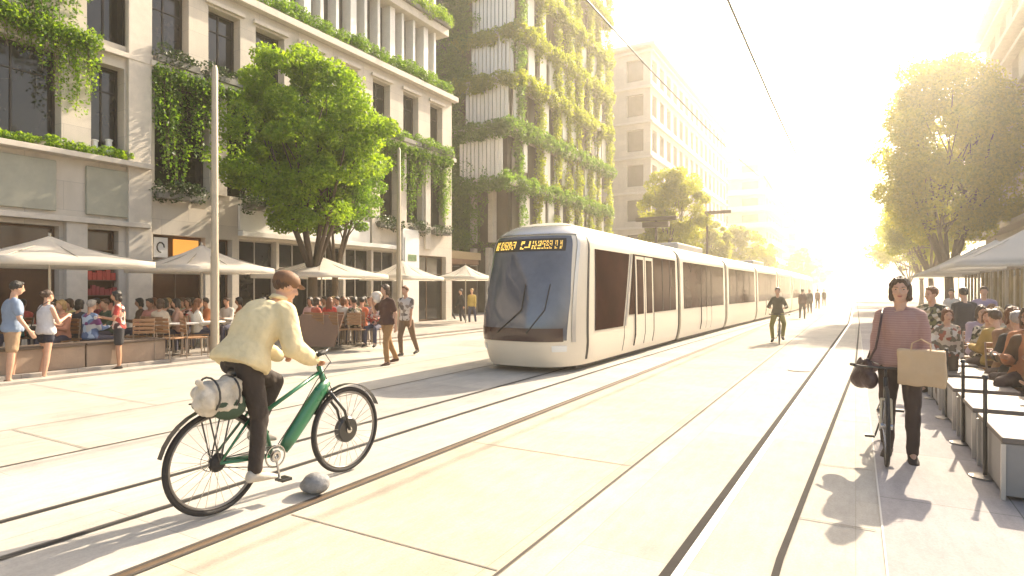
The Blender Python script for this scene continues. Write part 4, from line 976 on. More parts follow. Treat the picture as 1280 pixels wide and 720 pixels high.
        if not skirt:
            if legs == 'long':
                clb.caps(hh, .100 * k, kn, .069 * k); clb.caps(kn, .069 * k, kn.lerp(an, .97), .052 * k)
            elif legs == 'shorts': clb.caps(hh, .104 * k, hh.lerp(kn, .72), .092 * k)
            else: clb.caps(hh, .098 * k, hh.lerp(kn, .3), .094 * k)
        sm = MB(); dn = Vector((0, 0, -1)); sdv = ft.cross(Z3).normalized()
        base = an + Vector((0, 0, -.045 * k)); fl = ft.normalized(); up_ = sdv.cross(fl).normalized()
        sm.loft([(base - fl * .065 * k, sdv, up_, .026 * k, .034 * k), (base - fl * .05 * k, sdv, up_, .038 * k, .046 * k), (base + fl * .02 * k, sdv, up_, .041 * k, .046 * k), (base + fl * .09 * k - up_ * .012 * k, sdv, up_, .046 * k, .032 * k), (base + fl * .155 * k - up_ * .02 * k, sdv, up_, .040 * k, .023 * k), (base + fl * .185 * k - up_ * .024 * k, sdv, up_, .024 * k, .015 * k)], 14)
        if legs == 'long': sm.caps(an, .042 * k, an - s_ * 0 + Vector((0, 0, -.02 * k)), .04 * k)
        shoes.append(sm)
    b.remesh('body', smat(skin), root, min(vox, .009) if detail else vox, 2)
    top_lo = -.14 if P.get('untuck', True) else 0
    for s in (-1, 1): clt.caps(sh + rt * s * .05 * k - t2 * .012 * k, .048 * k, sh + rt * s * shw * .8 - t2 * .03 * k, .050 * k)
    clt.loft(torso(loose + .004, -.09, loose * .8, 1.03), 20)
    clt.remesh('top', cmat(top), root, vox if not detail else .012, 3, wrinkle=(.011, (9, 9, 5)) if vox < .016 else None)
    clb.loft(torso(.014, -.13, 0, .17), 18)
    if skirt:
        kk = (J['L'][4] + J['R'][4]) / 2; clb.loft([(hp, rt, fw1, .18 * k, .13 * k), (hp.lerp(kk, .5), rt, fw1, .20 * k, .17 * k), (hp.lerp(kk, .95), rt, fw1, .22 * k, .20 * k)], 18)
    clb.remesh('trousers' if legs == 'long' else 'shorts', cmat(bot), root, vox if not detail else .012, 3, wrinkle=(.009, (10, 10, 7)) if vox < .016 else None)
    for sm in shoes: sm.build('shoe', cmat(shoe), root, smooth=True)
    h = MB()
    h.ell(hl((0, -.022, .034)), (.084 * k, .096 * k, .096 * k), M)
    if hstyle in ('bob', 'long', 'tied'):
        for s in (-1, 1):
            h.caps(hl((s * .058, -.005, .045)), .032 * k, hl((s * .072, .0 if hstyle != 'tied' else -.03, -.03 if hstyle == 'tied' else -.085)), (.022 if hstyle == 'tied' else .026) * k)
            h.caps(hl((s * .02, .052, .088)), .024 * k, hl((s * .066, .040, .03)), .016 * k)
        if hstyle != 'tied': h.ell(hl((0, -.06, -.06)), (.074 * k, .05 * k, .09 * k), M)
        if hstyle == 'long':
            for s in (-1, 0, 1): h.caps(hl((s * .05, -.07, -.03)), .05 * k, hl((s * .065, -.085, -.27)), .032 * k)
    if hstyle in ('bun', 'tied'): h.ell(hl((0, -.125, .03)), (.045 * k, .04 * k, .045 * k), M)
    if hstyle == 'short': h.ell(hl((0, .04, .095)), (.058 * k, .040 * k, .025 * k), M)
    if hstyle == 'hat':
        pass
    h.remesh('hair', hmat(hair), root, .013 if not detail else .007, 2, wrinkle=(.009, (70, 70, 16)) if vox < .016 else None)
    if detail and 'noface' not in P:
        for s in (-1, 1):
            e_ = MB().ell(hl((s * .032, .0835, .006)), (.0115 * k, .0055 * k, .0046 * k), M, 12, 8).build('eye', mat('eye_white', (.36, .33, .30), .3), root, smooth=True)
            MB().ell(hl((s * .032, .0885, .006)), (.0055 * k, .003 * k, .0058 * k), M, 10, 6).build('iris', mat('iris_dark', (.03, .02, .012), .2), e_, smooth=True)
            MB().caps(hl((s * .018, .0915, .027)), .0032 * k, hl((s * .048, .083, .029)), .0022 * k, 6).build('eyebrow', hmat(hair), root, smooth=True)
        MB().ell(hl((0, .0925, -.054)), (.023 * k, .005 * k, .0042 * k), M, 12, 6).ell(hl((0, .0925, -.062)), (.019 * k, .0055 * k, .005 * k), M, 12, 6).build('lips', mat('lips', (.35, .11, .09), .45), root, smooth=True)
    root['_k'] = k
    del root['_k']
    return root, J, hl, hp, sh

# --- the cyclist
yr = lambda f: f
mauve = None
rp = dict(t1=(0, .50, 1), t2=(0, 1.0, 1), head=(.02, .40, 1), face=(.25, 1, -.12), noface=1,
          aL=((-.34, .12, -1), (.15, 1, -.55)), aR=((.38, .05, -1), (-.18, 1, -.58)), hL=(.0, 1, -.1), hR=(0, 1, -.1), thL=(1, 0, .2), thR=(-1, 0, .2), curl=1.15,
          lL=((-.04, .90, -.45), (-.02, -.45, -1)), lR=((.05, .22, -1), (0, -.10, -1)), fL=(0, 1, -.25), fR=(0, 1, -.12), hipoff=(0, 0, 0))
ry = .20
hx, hy = bx + .0, by
rid, J, hl, hp, sh = person(bx - .0 + math.sin(R(3)) * ry, by + ry, R(-3), 'cyclist in a pale cream jacket, dark trousers and brown cap riding the green bicycle away', H=1.74, z=.013, pose=rp, top=(.62, .52, .31), bot=(.035, .026, .022), hair='brown', hstyle='short', shoe=(.5, .45, .38), sex='m', vox=.013, detail=True, hip=1.10, loose=.055)
M_ = None
cap = MB(); k_ = 1.74 / 1.75
cc = hl((0, -.012, .052)); hdv = (hl((0, 0, 1)) - hl((0, 0, 0))).normalized(); fcv = (hl((0, 1, 0)) - hl((0, 0, 0))).normalized(); Mh = Matrix((fcv.cross(hdv), fcv, hdv)).transposed()
cap.ell(cc, (.098, .112, .082), Mh, 20, 12); cap.loft([(hl((0, .09 + q * .055, .045 - q * .012)), Mh @ X3, Mh @ Z3, .075 - q * .022, .008) for q in (0, .5, 1)], 14)
cap.remesh('cap', mat('cap_brown', (.15, .075, .035), .7, var=.3, vscale=12), rid, .009)
co = MB()
co.loft([(hl((0, -.03, -.125)), Mh @ X3, Mh @ Y3, .072, .07), (hl((0, -.02, -.09)), Mh @ X3, Mh @ Y3, .064, .064)], 18).build('collar', cmat((.62, .52, .31)), rid, smooth=True)
gb = MB(); gb.ell((0, 0, .085), (.12, .10, .085)); gb.ell((.03, .01, .11), (.085, .08, .05)); gb.ell((-.05, 0, .06), (.10, .09, .06))  # made-up solid lump in place of a shadow-like grey oval on the ground
g_ = gb.remesh('lump', mat('lump_grey', (.24, .24, .24), .75, var=.3, vscale=8, bump=.4), None, .01); tag(g_, 'made-up rounded grey pouch lying on the paving under the front wheel', 'lump'); g_.location = (*ground_at(395, 618), .006)
# --- the woman with the small bicycle
wx, wy = .38, 6.98; WR = R(180 - 4)
bk2 = empty('bicycle', (wx - .13, wy + .62, .008), R(180), 'dark bicycle seen head on, held upright between the legs of the woman in mauve', 'bicycle')
bike2 = bk2
def small_bike(root):
    wb, r = 1.02, .37; wheel(root, 0, .34, .017); wheel(root, wb, r, .018)
    f = MB(); f.tube([(0, wb - .2, .80), (0, wb - .14, .60)], .02, 8); f.tube([(0, wb - .17, .66), (0, .45, .29)], .016, 8); f.tube([(0, .30, .62), (0, .45, .29)], .014, 8); f.tube([(0, wb - .19, .74), (0, .32, .55)], .013, 8)
    for s in (-1, 1): f.tube([(s * .05, 0, .34), (0, .32, .55)], .008, 6).tube([(s * .05, 0, .34), (s * .03, .45, .29)], .009, 6)
    f.build('frame', blackp, root, smooth=True)
    k = MB()
    for s in (-1, 1): k.tube([(s * .04, wb - .13, .60), (s * .045, wb, r)], [.012, .008], 8)
    k.tube([(-.045, wb - .13, .60), (.045, wb - .13, .60)], .012, 6); k.build('fork', mat('fork_cream', (.5, .42, .28), .4), root)
    h = MB().tube([(0, wb - .2, .8), (0, wb - .23, .88)], .012, 8).tube([(-.27, wb - .33, .89), (-.2, wb - .25, .89), (0, wb - .2, .89), (.2, wb - .25, .89), (.27, wb - .33, .89)], .010, 8).build('handlebar', blackp, root, smooth=True)
    for s in (-1, 1): MB().tube([(s * .25, wb - .31, .89), (s * .29, wb - .38, .89)], .016, 8).build('grip', rub, h, smooth=True)
    MB().loft([(Vector((0, y_, .70)), X3, Z3, w_, .025) for y_, w_ in ((.20, .05), (.24, .075), (.32, .05), (.40, .02))], 12).build('saddle', blackp, root, smooth=True)
    MB().tube([(0, .30, .58), (0, .29, .68)], .012, 6).build('seat_post', chrome, root)
    for s, z_ in ((1, .15), (-1, .43)): MB().tube([(s * .04, .45, .29), (s * .08, .45, z_)], .009, 6).box(s * .08, s * .17, .41, .49, z_ - .01, z_ + .012).build('pedal', blackp, root)
    MB().ring((.04, .45, .29), .08, .006, n=24, m=6).build('chainring', chrome, root)
small_bike(bk2)
wp = dict(t1=(0, .0, 1), t2=(0, .03, 1), head=(0, .05, 1), face=(.03, 1, -.06), aL=((-.14, .02, -1), (.04, .60, -1)), aR=((.15, -.02, -1), (.14, .16, -1)), hL=(-.0, .45, -1), thL=(.4, 1, 0), thR=(0, 1, 0), curl=.9,
          lL=((-.03, .16, -1), (0.01, -.04, -1)), lR=((.04, -.10, -1), (0, -.20, -1)), fL=(-.1, 1, -.05), fR=(.15, 1, -.12))
wo, J, hl, hp, sh = person(wx, wy, WR, 'woman in a long-sleeved mauve knit top and dark trousers standing over her bicycle', H=1.80, pose=wp, top='knit_mauve', bot=(.045, .028, .024), hair='brown', hstyle='bob', detail=True, vox=.012, loose=.016, hip=.905, shoe=(.03, .02, .018))
def W2(v):  # woman local -> world
    return wo.matrix_basis @ Vector(v)
hb_ = MB(); hb_.ell((0, 0, -.04), (.075, .17, .11)); hb_.ell((.01, -.05, -.07), (.085, .12, .09)); hb_.ell((0, .07, -.05), (.07, .11, .10)); hb_.ell((0, .0, .06), (.04, .13, .08)); hb_.caps((0, -.1, .07), .03, (0, -.06, .14), .02); hb_.caps((0, .1, .07), .03, (0, .05, .14), .02)
purse = hb_.remesh('shoulder_bag', mat('bag_leather', (.045, .02, .022), .45, var=.25, bump=.5, bscale=30), None, .014, 4)
tag(purse, 'slouchy dark maroon shoulder bag hanging at the hip of the woman in mauve', 'bag')
bl = Vector((.30, .06, .82)); purse.location = W2(bl); purse.rotation_euler = (0, 0, WR + R(35))
inv = (purse.rotation_euler.to_matrix().to_4x4()); inv.translation = purse.location; inv = inv.inverted()
def strap(pts, r, m, par):
    return MB().tube([inv @ W2(p) for p in pts], r, 8).build('strap', m, par, smooth=True)
strap([(.27, .10, .93), (.20, .155, 1.08), (.175, .165, 1.22), (.155, .13, 1.37), (.15, .04, 1.455), (.15, -.07, 1.40), (.20, -.14, 1.2), (.28, -.06, .95)], .011, MATS['bag_leather'], purse)
MB().tube([(-.07, -.1, .1), (0, .0, .14), (-.07, .12, .1)], .006, 6).build('flap_trim', chrome, purse)
# paper tote in her other hand
hw_ = J['L'][2]; kr = mat('kraft_paper', (.52, .37, .22), .8, var=.08, bump=.3, bscale=6)
tl = Vector((hw_.x + .02, hw_.y + .12, 0)); tot = empty('paper_bag', W2((tl.x, tl.y, .0)) + Vector((0, 0, .76)), WR + R(-4), 'plain tan paper carrier bag held in front by the woman in mauve', 'bag')
mb = MB(); W_, D_, H_ = .185, .06, .33
def bagring(z, w_, d_, y=0): return [(-w_, -d_ + y, z), (w_, -d_ + y, z), (w_ + .004, y, z), (w_, d_ + y, z), (-w_, d_ + y, z), (-w_ - .004, y, z)]
rings = [bagring(0, W_, D_), bagring(.12, W_ + .004, D_ + .004, .002), bagring(.25, W_ - .002, D_ - .012), bagring(H_, W_ - .004, D_ - .02, .004)]
mb.add([p for r_ in rings for p in r_], [(i * 6 + j, i * 6 + (j + 1) % 6, (i + 1) * 6 + (j + 1) % 6, (i + 1) * 6 + j) for i in range(3) for j in range(6)] + [tuple(reversed(range(6)))])
mb.add([(x_, y_, H_) for x_, y_, z_ in rings[3]], [tuple(range(6))])
mb.f = [f for f in mb.f]
o = mb.remesh('bag_body', kr, tot, .009, 1, wrinkle=(.012, (7, 7, 4)))
for s in (-1, 1): MB().tube([(-.08, s * .038, H_ - .03), (-.07, s * .036, H_ + .06), (0, s * .02, H_ + .10), (.07, s * .036, H_ + .06), (.08, s * .038, H_ - .03)], .0045, 6).build('handle', kr, tot, smooth=True)
MB().tube([(.20, .06, .0), (.205, .065, .33)], .01, 6)
# --- walkers and standing people on the left
def at(u, z, X=None):
    return spot(u, z)
SIT = dict(t1=(0, -.05, 1), t2=(0, .05, 1), lL=((-.12, 1, -.08), (-.02, .02, -1)), lR=((.12, 1, -.08), (.02, .02, -1)), aL=((-.15, .35, -1), (.25, 1, .15)), aR=((.15, .35, -1), (-.25, 1, .15)))
def walk(ph=1, arm=.35): return dict(t1=(0, .05, 1), lL=((-.04, .32 * ph, -1), (0, -.15 if ph > 0 else -.55, -1)), lR=((.04, -.28 * ph, -1), (0, -.5 if ph > 0 else -.1, -1)), aL=((-.15, -arm * ph, -1), (-.05, .1 - arm * ph * .2, -1)), aR=((.15, arm * ph, -1), (.05, .3 + arm * ph * .5, -1)))
khaki = (.34, .22, .13); navy = (.012, .014, .03)
x, y = at(15, 10.6)
person(x, y, R(-8), 'man in a light blue shirt and khaki shorts at the left edge', H=1.84, pose=dict(aR=((.35, .1, -1), (.1, .6, -1)), lL=((-.16, .12, -1), (0, -.05, -1)), lR=((.14, -.1, -1), (0, -.1, -1)), head=(.1, .2, 1)), top=(.20, .26, .36), bot=khaki, hair='black', sleeve='short', legs='shorts', sex='m', vox=.014, shoe=(.10, .05, .03), loose=.025)
x, y = at(57, 11.1)
wt, Jt, *_ = person(x, y, R(14), 'woman in a pale grey sleeveless top and navy shorts beside the man in blue', H=1.68, pose=dict(lL=((-.05, .2, -1), (0, -.25, -1)), lR=((.08, -.15, -1), (0, -.15, -1)), aL=((-.3, .3, -1), (0, 1, -.2)), aR=((.22, .3, -1), (-.3, 1, .5)), head=(-.15, .2, 1)), top=(.50, .49, .50), bot=navy, hair='brown', hstyle='bun', sleeve='none', legs='hot', vox=.014, shoe=(.45, .35, .28), loose=.022)
bg_ = MB().ell((-.22, -.06, .86), (.07, .12, .13)); r_ = bg_.remesh('handbag', mat('bag_black', (.02, .02, .018), .5), None, .015); tag(r_, 'small black handbag on a thin strap worn by the woman in navy shorts', 'bag'); r_.location = wt.location; r_.rotation_euler = wt.rotation_euler
MB().tube([(-.22, -.10, .96), (-.10, -.135, 1.2), (.08, -.13, 1.36), (.16, -.06, 1.44), (.13, .06, 1.40), (-.05, .14, 1.2), (-.22, .08, .96)], .007, 6).build('strap', MATS['bag_black'], r_)
x, y = at(149, 12.15)
person(x, y, R(150), 'woman in a red patterned blouse and black shorts standing by the planter bench', H=1.60, z=.06, pose=dict(aL=((-.2, .3, -1), (.4, 1, .3)), aR=((.2, .3, -1), (-.4, 1, .1))), top='print_red', bot=(.02, .02, .025), skin='tan', hair='black', hstyle='bob', sleeve='short', legs='shorts')
x, y = at(484, 13.2)
person(x, y, R(165), 'walker in dark brown top and mustard trousers', H=1.80, pose=dict(walk(1), aR=((.25, .35, -.6), (-.35, .5, 1)), lL=((-.05, .28, -1), (0, -.1, -1))), top=(.07, .03, .022), bot=(.30, .17, .07), hair='brown', hstyle='bob', sleeve='short', sex='m', shoe=(.08, .04, .025), vox=.014, loose=.03)
bd = MB().ell((.22, .12, 1.52), (.13, .12, .10)).ell((.12, .18, 1.44), (.08, .09, .09)); r_ = bd.remesh('bundle', mat('pale_cloth', (.62, .55, .47), .9, bump=.7, bscale=12), None, .015); tag(r_, 'pale cloth bundle carried on the shoulder of the walker in brown', 'bundle'); r_.location = (x, y, 0); r_.rotation_euler = (0, 0, R(165))
x, y = at(508, 15.0)
person(x, y, R(185), 'walker in a grey and white patterned shirt just behind the one in brown', H=1.78, pose=walk(-1), top=floral('print_grey', [(.12, .10, .09), (.5, .46, .42), (.25, .2, .17), (.6, .55, .5)], 12), bot=(.16, .10, .06), hair='auburn', sex='m', sleeve='short')
x, y = at(577, 29.0)
person(x, y, R(150), 'distant person in black walking left of the tram front', H=1.72, pose=walk(1), top=(.02, .02, .025), bot=(.02, .02, .03), hair='black', vox=.03)
x, y = at(590, 28.2)
person(x, y, R(200), 'distant person in a yellow and blue top beside the one in black', H=1.74, pose=walk(-1), top=(.45, .33, .08), bot=(.03, .04, .08), hair='blond', vox=.03)
x, y = at(562, 31)
person(x, y, R(120), 'distant dark-clothed person by the side street canopy', H=1.7, pose=walk(1), top=(.05, .04, .05), bot=(.03, .03, .03), hair='brown', vox=.03)
# far cyclist in olive
x, y = at(972, 18.6)
fb = empty('bicycle', (x + .03, y + .30, .008), R(185), 'small far bicycle under the rider in olive trousers', 'bicycle'); small_bike(fb)
person(x, y, R(185), 'distant rider in a dark jacket and olive trousers coming down the sunny street', H=1.74, pose=dict(aL=((-.45, .45, -1), (.2, 1, -.1)), aR=((.45, .45, -1), (-.2, 1, -.1)), lL=((-.25, .75, -.7), (.1, -.12, -1)), lR=((.22, .45, -1), (-.08, -.2, -1)), t2=(0, .2, 1)), hip=.92, top=(.07, .06, .03), bot=(.20, .17, .03), hair='black', vox=.02, shoe=(.03, .03, .02))
# far walkers near the end of the tram
for i, (u, z, c, lb) in enumerate(((1003, 34, (.10, .05, .04), 'far walker in brown beside the rear of the tram'), (1012, 42, (.05, .05, .06), 'far walker in black beyond the one in brown'), (1022, 52, (.2, .12, .1), 'far walker in dull red near the vanishing point'), (1030, 60, (.06, .05, .05), 'farthest tiny walker before the bright street end'))):
    x, y = at(u, z); person(x, y, R(180 * (i % 2)), lb, H=1.72, pose=walk(1 if i % 2 else -1), top=c, bot=(.05, .04, .04), vox=.035, group='far walkers')
x, y = at(1203, 11.5)

# ---------------------------------------------------------------- cafe furniture
chairw = mat('chair_wood', (.28, .15, .07), .5, var=.2); chairm = mat('chair_metal', (.30, .24, .19), .4, .5); tabw = mat('table_white', (.72, .70, .66), .45)
def mk_chair(label):
    r = empty('cafe_chair', label=label, cat='chair', group='chairs of the left terrace')
    MB().box(-.21, .21, -.2, .22, .43, .46).build('seat', chairw, r, bev=.01)
    mb = MB()
    for k in range(4): mb.box(-.2, .2, -.235 - k * .006, -.215 - k * .006, .58 + k * .085, .64 + k * .085)
    mb.build('backrest', chairw, r, bev=.006)
    for sx, sy in ((-1, -1), (1, -1), (-1, 1), (1, 1)):
        MB().tube([(sx * .21, sy * .22, 0), (sx * .19, sy * .2, .44)] + ([(sx * .19, -.24, .90)] if sy < 0 else []), .012, 6).build('leg', chairm, r)
    return r
def mk_table(label, m=tabw, group='tables of the left terrace'):
    r = empty('cafe_table', label=label, cat='table', group=group)
    MB().lathe([(.34, .72), (.35, .73), (.35, .745), (.34, .75)], 28).build('tabletop', m, r)
    MB().tube([(0, 0, .03), (0, 0, .72)], .025, 8).build('pedestal', chairm, r)
    MB().lathe([(.2, 0), (.2, .015), (.05, .03)], 16).build('base', chairm, r)
    return r
ch0 = tb0 = None
def place_chair(x, y, rz, z, label, group='chairs of the left terrace'):
    global ch0
    c = mk_chair(label) if ch0 is None else copy_tree(ch0)
    ch0 = ch0 or c; c.location = (x, y, z); c.rotation_euler = (0, 0, rz); c['label'] = label; c['group'] = group; return c
def place_table(x, y, z, label, group='tables of the left terrace'):
    global tb0
    c = mk_table(label) if tb0 is None else copy_tree(tb0)
    tb0 = tb0 or c; c.location = (x, y, z); c['label'] = label; c['group'] = group; return c
def seated(u, z, rz, label, top, hair, hs='short', skin='fair', side='left', **kw):
    x, y = at(u, z); zz = .13 if side == 'left' else .0
    rzr = R(rz); kw.setdefault('bot', (.05, .05, .08))
    o = person(x, y, rzr, label, H=kw.pop('H', 1.7), z=zz, pose=dict(SIT, **kw.pop('pose', {})), top=top, hair=hair, hstyle=hs, skin=skin, hip=.53, vox=kw.pop('vox', .022), **kw)
    return x, y, rzr
crowd = [
 (28, 13.6, 60, 'seated customer in red half hidden behind the couple', (.35, .06, .05), 'black', 'short', 'tan'),
 (78, 12.6, 200, 'seated customer in a cream sunhat-like blond hairdo right of the couple', (.50, .22, .14), 'blond', 'bob', 'fair'),
 (98, 13.2, 25, 'customer in a black top with back to the street at the shop window', (.025, .03, .045), 'black', 'bob', 'tan'),
 (113, 12.6, 15, 'customer in a blue and purple patterned top sitting on the planter bench', 'print_blue', 'grey', 'short', 'fair'),
 (133, 14.0, 190, 'customer in dark green between the blue patterned top and the standing woman', (.05, .08, .05), 'brown', 'short', 'fair'),
 (188, 14.6, 200, 'customer in a pink top leftmost of the group under the second umbrella', (.50, .22, .18), 'black', 'short', 'tan'),
 (200, 14.0, 30, 'customer in a cream shirt with their back to the street beside the pink top', (.55, .45, .33), 'brown', 'bob', 'fair'),
 (211, 15.6, 190, 'tall white-haired customer behind the group under the second umbrella', (.60, .55, .48), 'blond', 'short', 'fair'),
 (222, 14.5, 150, 'customer with a black bob in the middle of the second umbrella group', (.52, .30, .22), 'black', 'bob', 'fair'),
 (235, 15.4, 210, 'customer in red behind the black-haired one under the second umbrella', 'print_red', 'brown', 'bob', 'tan'),
 (246, 14.4, -20, 'customer in a white shirt sitting just left of the nearer pole', (.62, .58, .50), 'auburn', 'long', 'fair'),
 (258, 15.8, 170, 'customer in orange behind the nearer pole', (.55, .20, .08), 'black', 'short', 'tan'),
 (330, 17.0, 160, 'customer in dark blue sitting deep in shade left of the cyclist', (.03, .04, .10), 'black', 'short', 'dark'),
 (388, 17.5, 200, 'customer in pale pink just right of the cyclist', (.52, .32, .28), 'black', 'bob', 'tan'),
 (400, 18.2, 150, 'customer in black second to the right of the cyclist', (.03, .025, .03), 'brown', 'short', 'fair'),
 (412, 17.2, 30, 'customer in bright red in the row right of the cyclist', (.50, .05, .035), 'auburn', 'long', 'fair'),
 (422, 18.6, 180, 'customer in white behind the one in bright red', (.60, .56, .52), 'black', 'short', 'tan'),
 (434, 17.4, 210, 'customer in dusty rose in the middle of the right row', (.45, .20, .17), 'brown', 'bob', 'fair'),
 (444, 18.8, 160, 'customer in a dark floral top behind the dusty rose one', 'print_dark', 'black', 'bob', 'tan'),
 (452, 17.0, 20, 'customer in orange-red with their back to the street', (.52, .14, .06), 'black', 'short', 'fair'),
 (463, 18.2, 190, 'customer in grey left of the walking pair', (.25, .22, .22), 'brown', 'short', 'tan'),
 (470, 16.6, 200, 'customer in a red print nearest the walking pair', 'print_red', 'brown', 'bob', 'fair'),
]
for i, (u, z, rz, lb, top, hr_, hs, sk) in enumerate(crowd):
    x, y, a = seated(u, z, rz, lb, top, hr_, hs, sk)
    if lb.find('planter bench') < 0: place_chair(x, y - 0, a, .13, 'chair of the ' + ' '.join(lb.replace('sitting ', '').replace('seated ', '').split()[:13]))

extra = [
 (20, 13.2, 190, 'customer in turquoise at the far left edge behind the man in blue', (.10, .35, .36), 'black', 'bob', 'tan'),
 (68, 13.6, 170, 'customer in a purple top between the couple and the blond one', (.22, .08, .26), 'black', 'short', 'fair'),
 (88, 14.4, 190, 'customer in pale yellow behind the shop window table', (.55, .48, .22), 'brown', 'bob', 'fair'),
 (122, 15.0, 170, 'customer in burgundy at the back by the red shelves', (.20, .03, .04), 'black', 'short', 'tan'),
 (176, 15.4, 160, 'customer in dark brown at the back left of the white-haired one', (.12, .07, .04), 'black', 'bob', 'tan'),
 (193, 16.0, 190, 'customer in peach at the back of the second umbrella group', (.55, .32, .22), 'auburn', 'bob', 'fair'),
 (206, 14.7, 60, 'customer in black with a side view under the second umbrella', (.02, .02, .02), 'black', 'bob', 'fair'),
 (229, 16.2, 180, 'customer in pale green at the back of the second umbrella group', (.34, .45, .28), 'brown', 'short', 'fair'),
 (241, 16.4, 170, 'customer in a magenta top at the back beside the nearer pole', (.45, .08, .22), 'black', 'long', 'tan'),
 (284, 16.6, 200, 'customer in white in the shade right of the nearer pole', (.58, .55, .50), 'brown', 'short', 'fair'),
 (300, 17.2, 150, 'customer in rust in the shade left of the cyclist', (.38, .14, .06), 'black', 'bob', 'tan'),
 (394, 19.2, 190, 'customer in mint green at the back right of the cyclist', (.30, .45, .36), 'brown', 'bob', 'fair'),
 (406, 19.6, 170, 'customer in beige at the back behind the bright red one', (.50, .40, .28), 'black', 'short', 'tan'),
 (417, 19.4, 200, 'customer in dark red at the back of the right row', (.26, .03, .03), 'blond', 'bob', 'fair'),
 (428, 19.8, 180, 'customer in sky blue at the back of the right row', (.22, .36, .52), 'black', 'bob', 'tan'),
 (440, 19.2, 160, 'customer in salmon at the back of the right row', (.55, .24, .18), 'brown', 'short', 'fair'),
 (456, 19.6, 190, 'customer in olive at the back left of the walking pair', (.16, .16, .06), 'black', 'bob', 'tan'),
 (395, 16.8, -10, 'customer in brick red with back turned at the first right table', (.42, .10, .06), 'brown', 'bob', 'fair'),
 (429, 16.9, 10, 'customer in cream with back turned in the middle of the right row', (.56, .50, .40), 'auburn', 'bob', 'fair'),
 (443, 16.6, 60, 'customer in black and tan turned sideways in the right row', 'print_dark', 'black', 'short', 'tan'),
]
for u, z, rz, lb, top, hr_, hs, sk in extra:
    x, y, a = seated(u, z, rz, lb, top, hr_, hs, sk); place_chair(x, y, a, .13, 'chair of the ' + ' '.join(lb.split()[:13]))
for u, z, lb in ((192, 13.6, 'round white table nearest the kerb under the second umbrella'), (228, 13.9, 'round white table left of the nearer pole'), (262, 14.6, 'round table hidden behind the nearer pole'), (40, 13.0, 'round table behind the couple'), (120, 14.6, 'round table behind the planter bench'),
                 (396, 17.0, 'round table just right of the cyclist'), (418, 17.9, 'round table in the middle of the right row'), (441, 17.6, 'round table in front of the dark floral top'), (459, 17.6, 'round table nearest the walking pair')):
    x, y = at(u, z); place_table(x, y, .13, lb)
for i, (u, z, rz, lb) in enumerate(((180, 13.0, 60, 'empty chair turned sideways at the kerb left of the second umbrella group'), (214, 13.3, 10, 'empty chair with its back to the street under the second umbrella'), (243, 13.5, -15, 'empty chair with its back to the street beside the nearer pole'), (405, 16.4, 5, 'empty chair at the kerb just right of the cyclist'), (426, 16.2, -10, 'empty chair at the kerb in the middle of the right row'), (448, 16.2, 15, 'empty chair at the kerb nearest the walking pair'), (168, 13.8, 180, 'empty chair behind the kerb left of the pink top'))):
    x, y = at(u, z); place_chair(x, y, R(rz), .13, lb)
# planter benches on the left
pbm = mat('bench_stone', (.30, .22, .16), .7, var=.15, bump=.2); pbt = mat('bench_top', (.10, .07, .05), .6)
for u0, z, L, lb in ((76, 12.6, 1.55, 'stone planter bench left half beside the couple'), (118, 12.9, 1.55, 'stone planter bench right half by the woman in red print'), (30, 12.2, 1.6, 'stone planter bench behind the man in blue')):
    X_ = -13.35; y = along(100, X_) + {76: -.8, 118: .78, 30: -2.45}[u0]; r = empty('planter_bench', (X_, y, .13), label=lb, cat='bench', group='stone planter benches')
    MB().box(-.25, .25, -L / 2, L / 2, 0, .42).build('base', pbm, r, bev=.01); MB().box(-.29, .29, -L / 2 - .01, L / 2 - .01, .422, .47).build('top', pbt, r, bev=.01)
mx, my = at(392, 16.0); r = empty('menu_board', (mx, my, .13), R(15), 'tilted brown screen panel at the kerb right of the cyclist', 'panel')
MB().add([(-.75, -.02, 0), (.6, -.02, 0), (.75, .25, .85), (-.55, .25, .85), (-.75, .03, 0), (.6, .03, 0), (.75, .30, .85), (-.55, .30, .85)], [(0, 1, 2, 3), (7, 6, 5, 4), (0, 4, 5, 1), (1, 5, 6, 2), (2, 6, 7, 3), (3, 7, 4, 0)]).build('panel', mat('screen_brown', (.22, .13, .085), .7, var=.1), r, bev=.005)
MB().tube([(-.5, .5, 0), (-.5, .3, .6)], .012, 6).tube([(.5, .5, 0), (.6, .3, .6)], .012, 6).build('stay', chairm, r)

# ---------------------------------------------------------------- right terrace
alu = mat('planter_grey', (.26, .25, .24), .5, .2, var=.1, vscale=3); alut = mat('planter_trim', (.50, .47, .42), .4, .5); soil = mat('planter_top', (.13, .11, .095), .6, var=.1)
GR = 'grey box benches edging the right terrace'
for i, (y, L, lb) in enumerate(((6.0, 1.05, 'nearest grey metal-trimmed box bench at the lower right edge'), (7.35, 1.0, 'second grey box bench from the front, behind the nearest post'), (8.7, 1.0, 'third grey box bench from the front'), (10.05, 1.0, 'fourth grey box bench from the front'), (11.4, 1.0, 'farthest grey box bench beside the woman\'s paper bag'))):
    r = empty('box_bench', (1.30, y + L / 2 - .02, .008), label=lb, cat='bench', group=GR)
    MB().box(-.29, .29, -L / 2, L / 2, .03, .44).build('body', alu, r, bev=.006)
    MB().box(-.31, .31, -L / 2 - .02, L / 2 + .02, .442, .49).build('top', soil, r, bev=.01)
    mb = MB()
    for sx in (-1, 1):
        for sy in (-1, 1): mb.box(sx * .30 - .015, sx * .30 + .015, sy * (L / 2 + .005) - .015, sy * (L / 2 + .005) + .015, 0, .438)
    mb.build('corner_trim', alut, r)
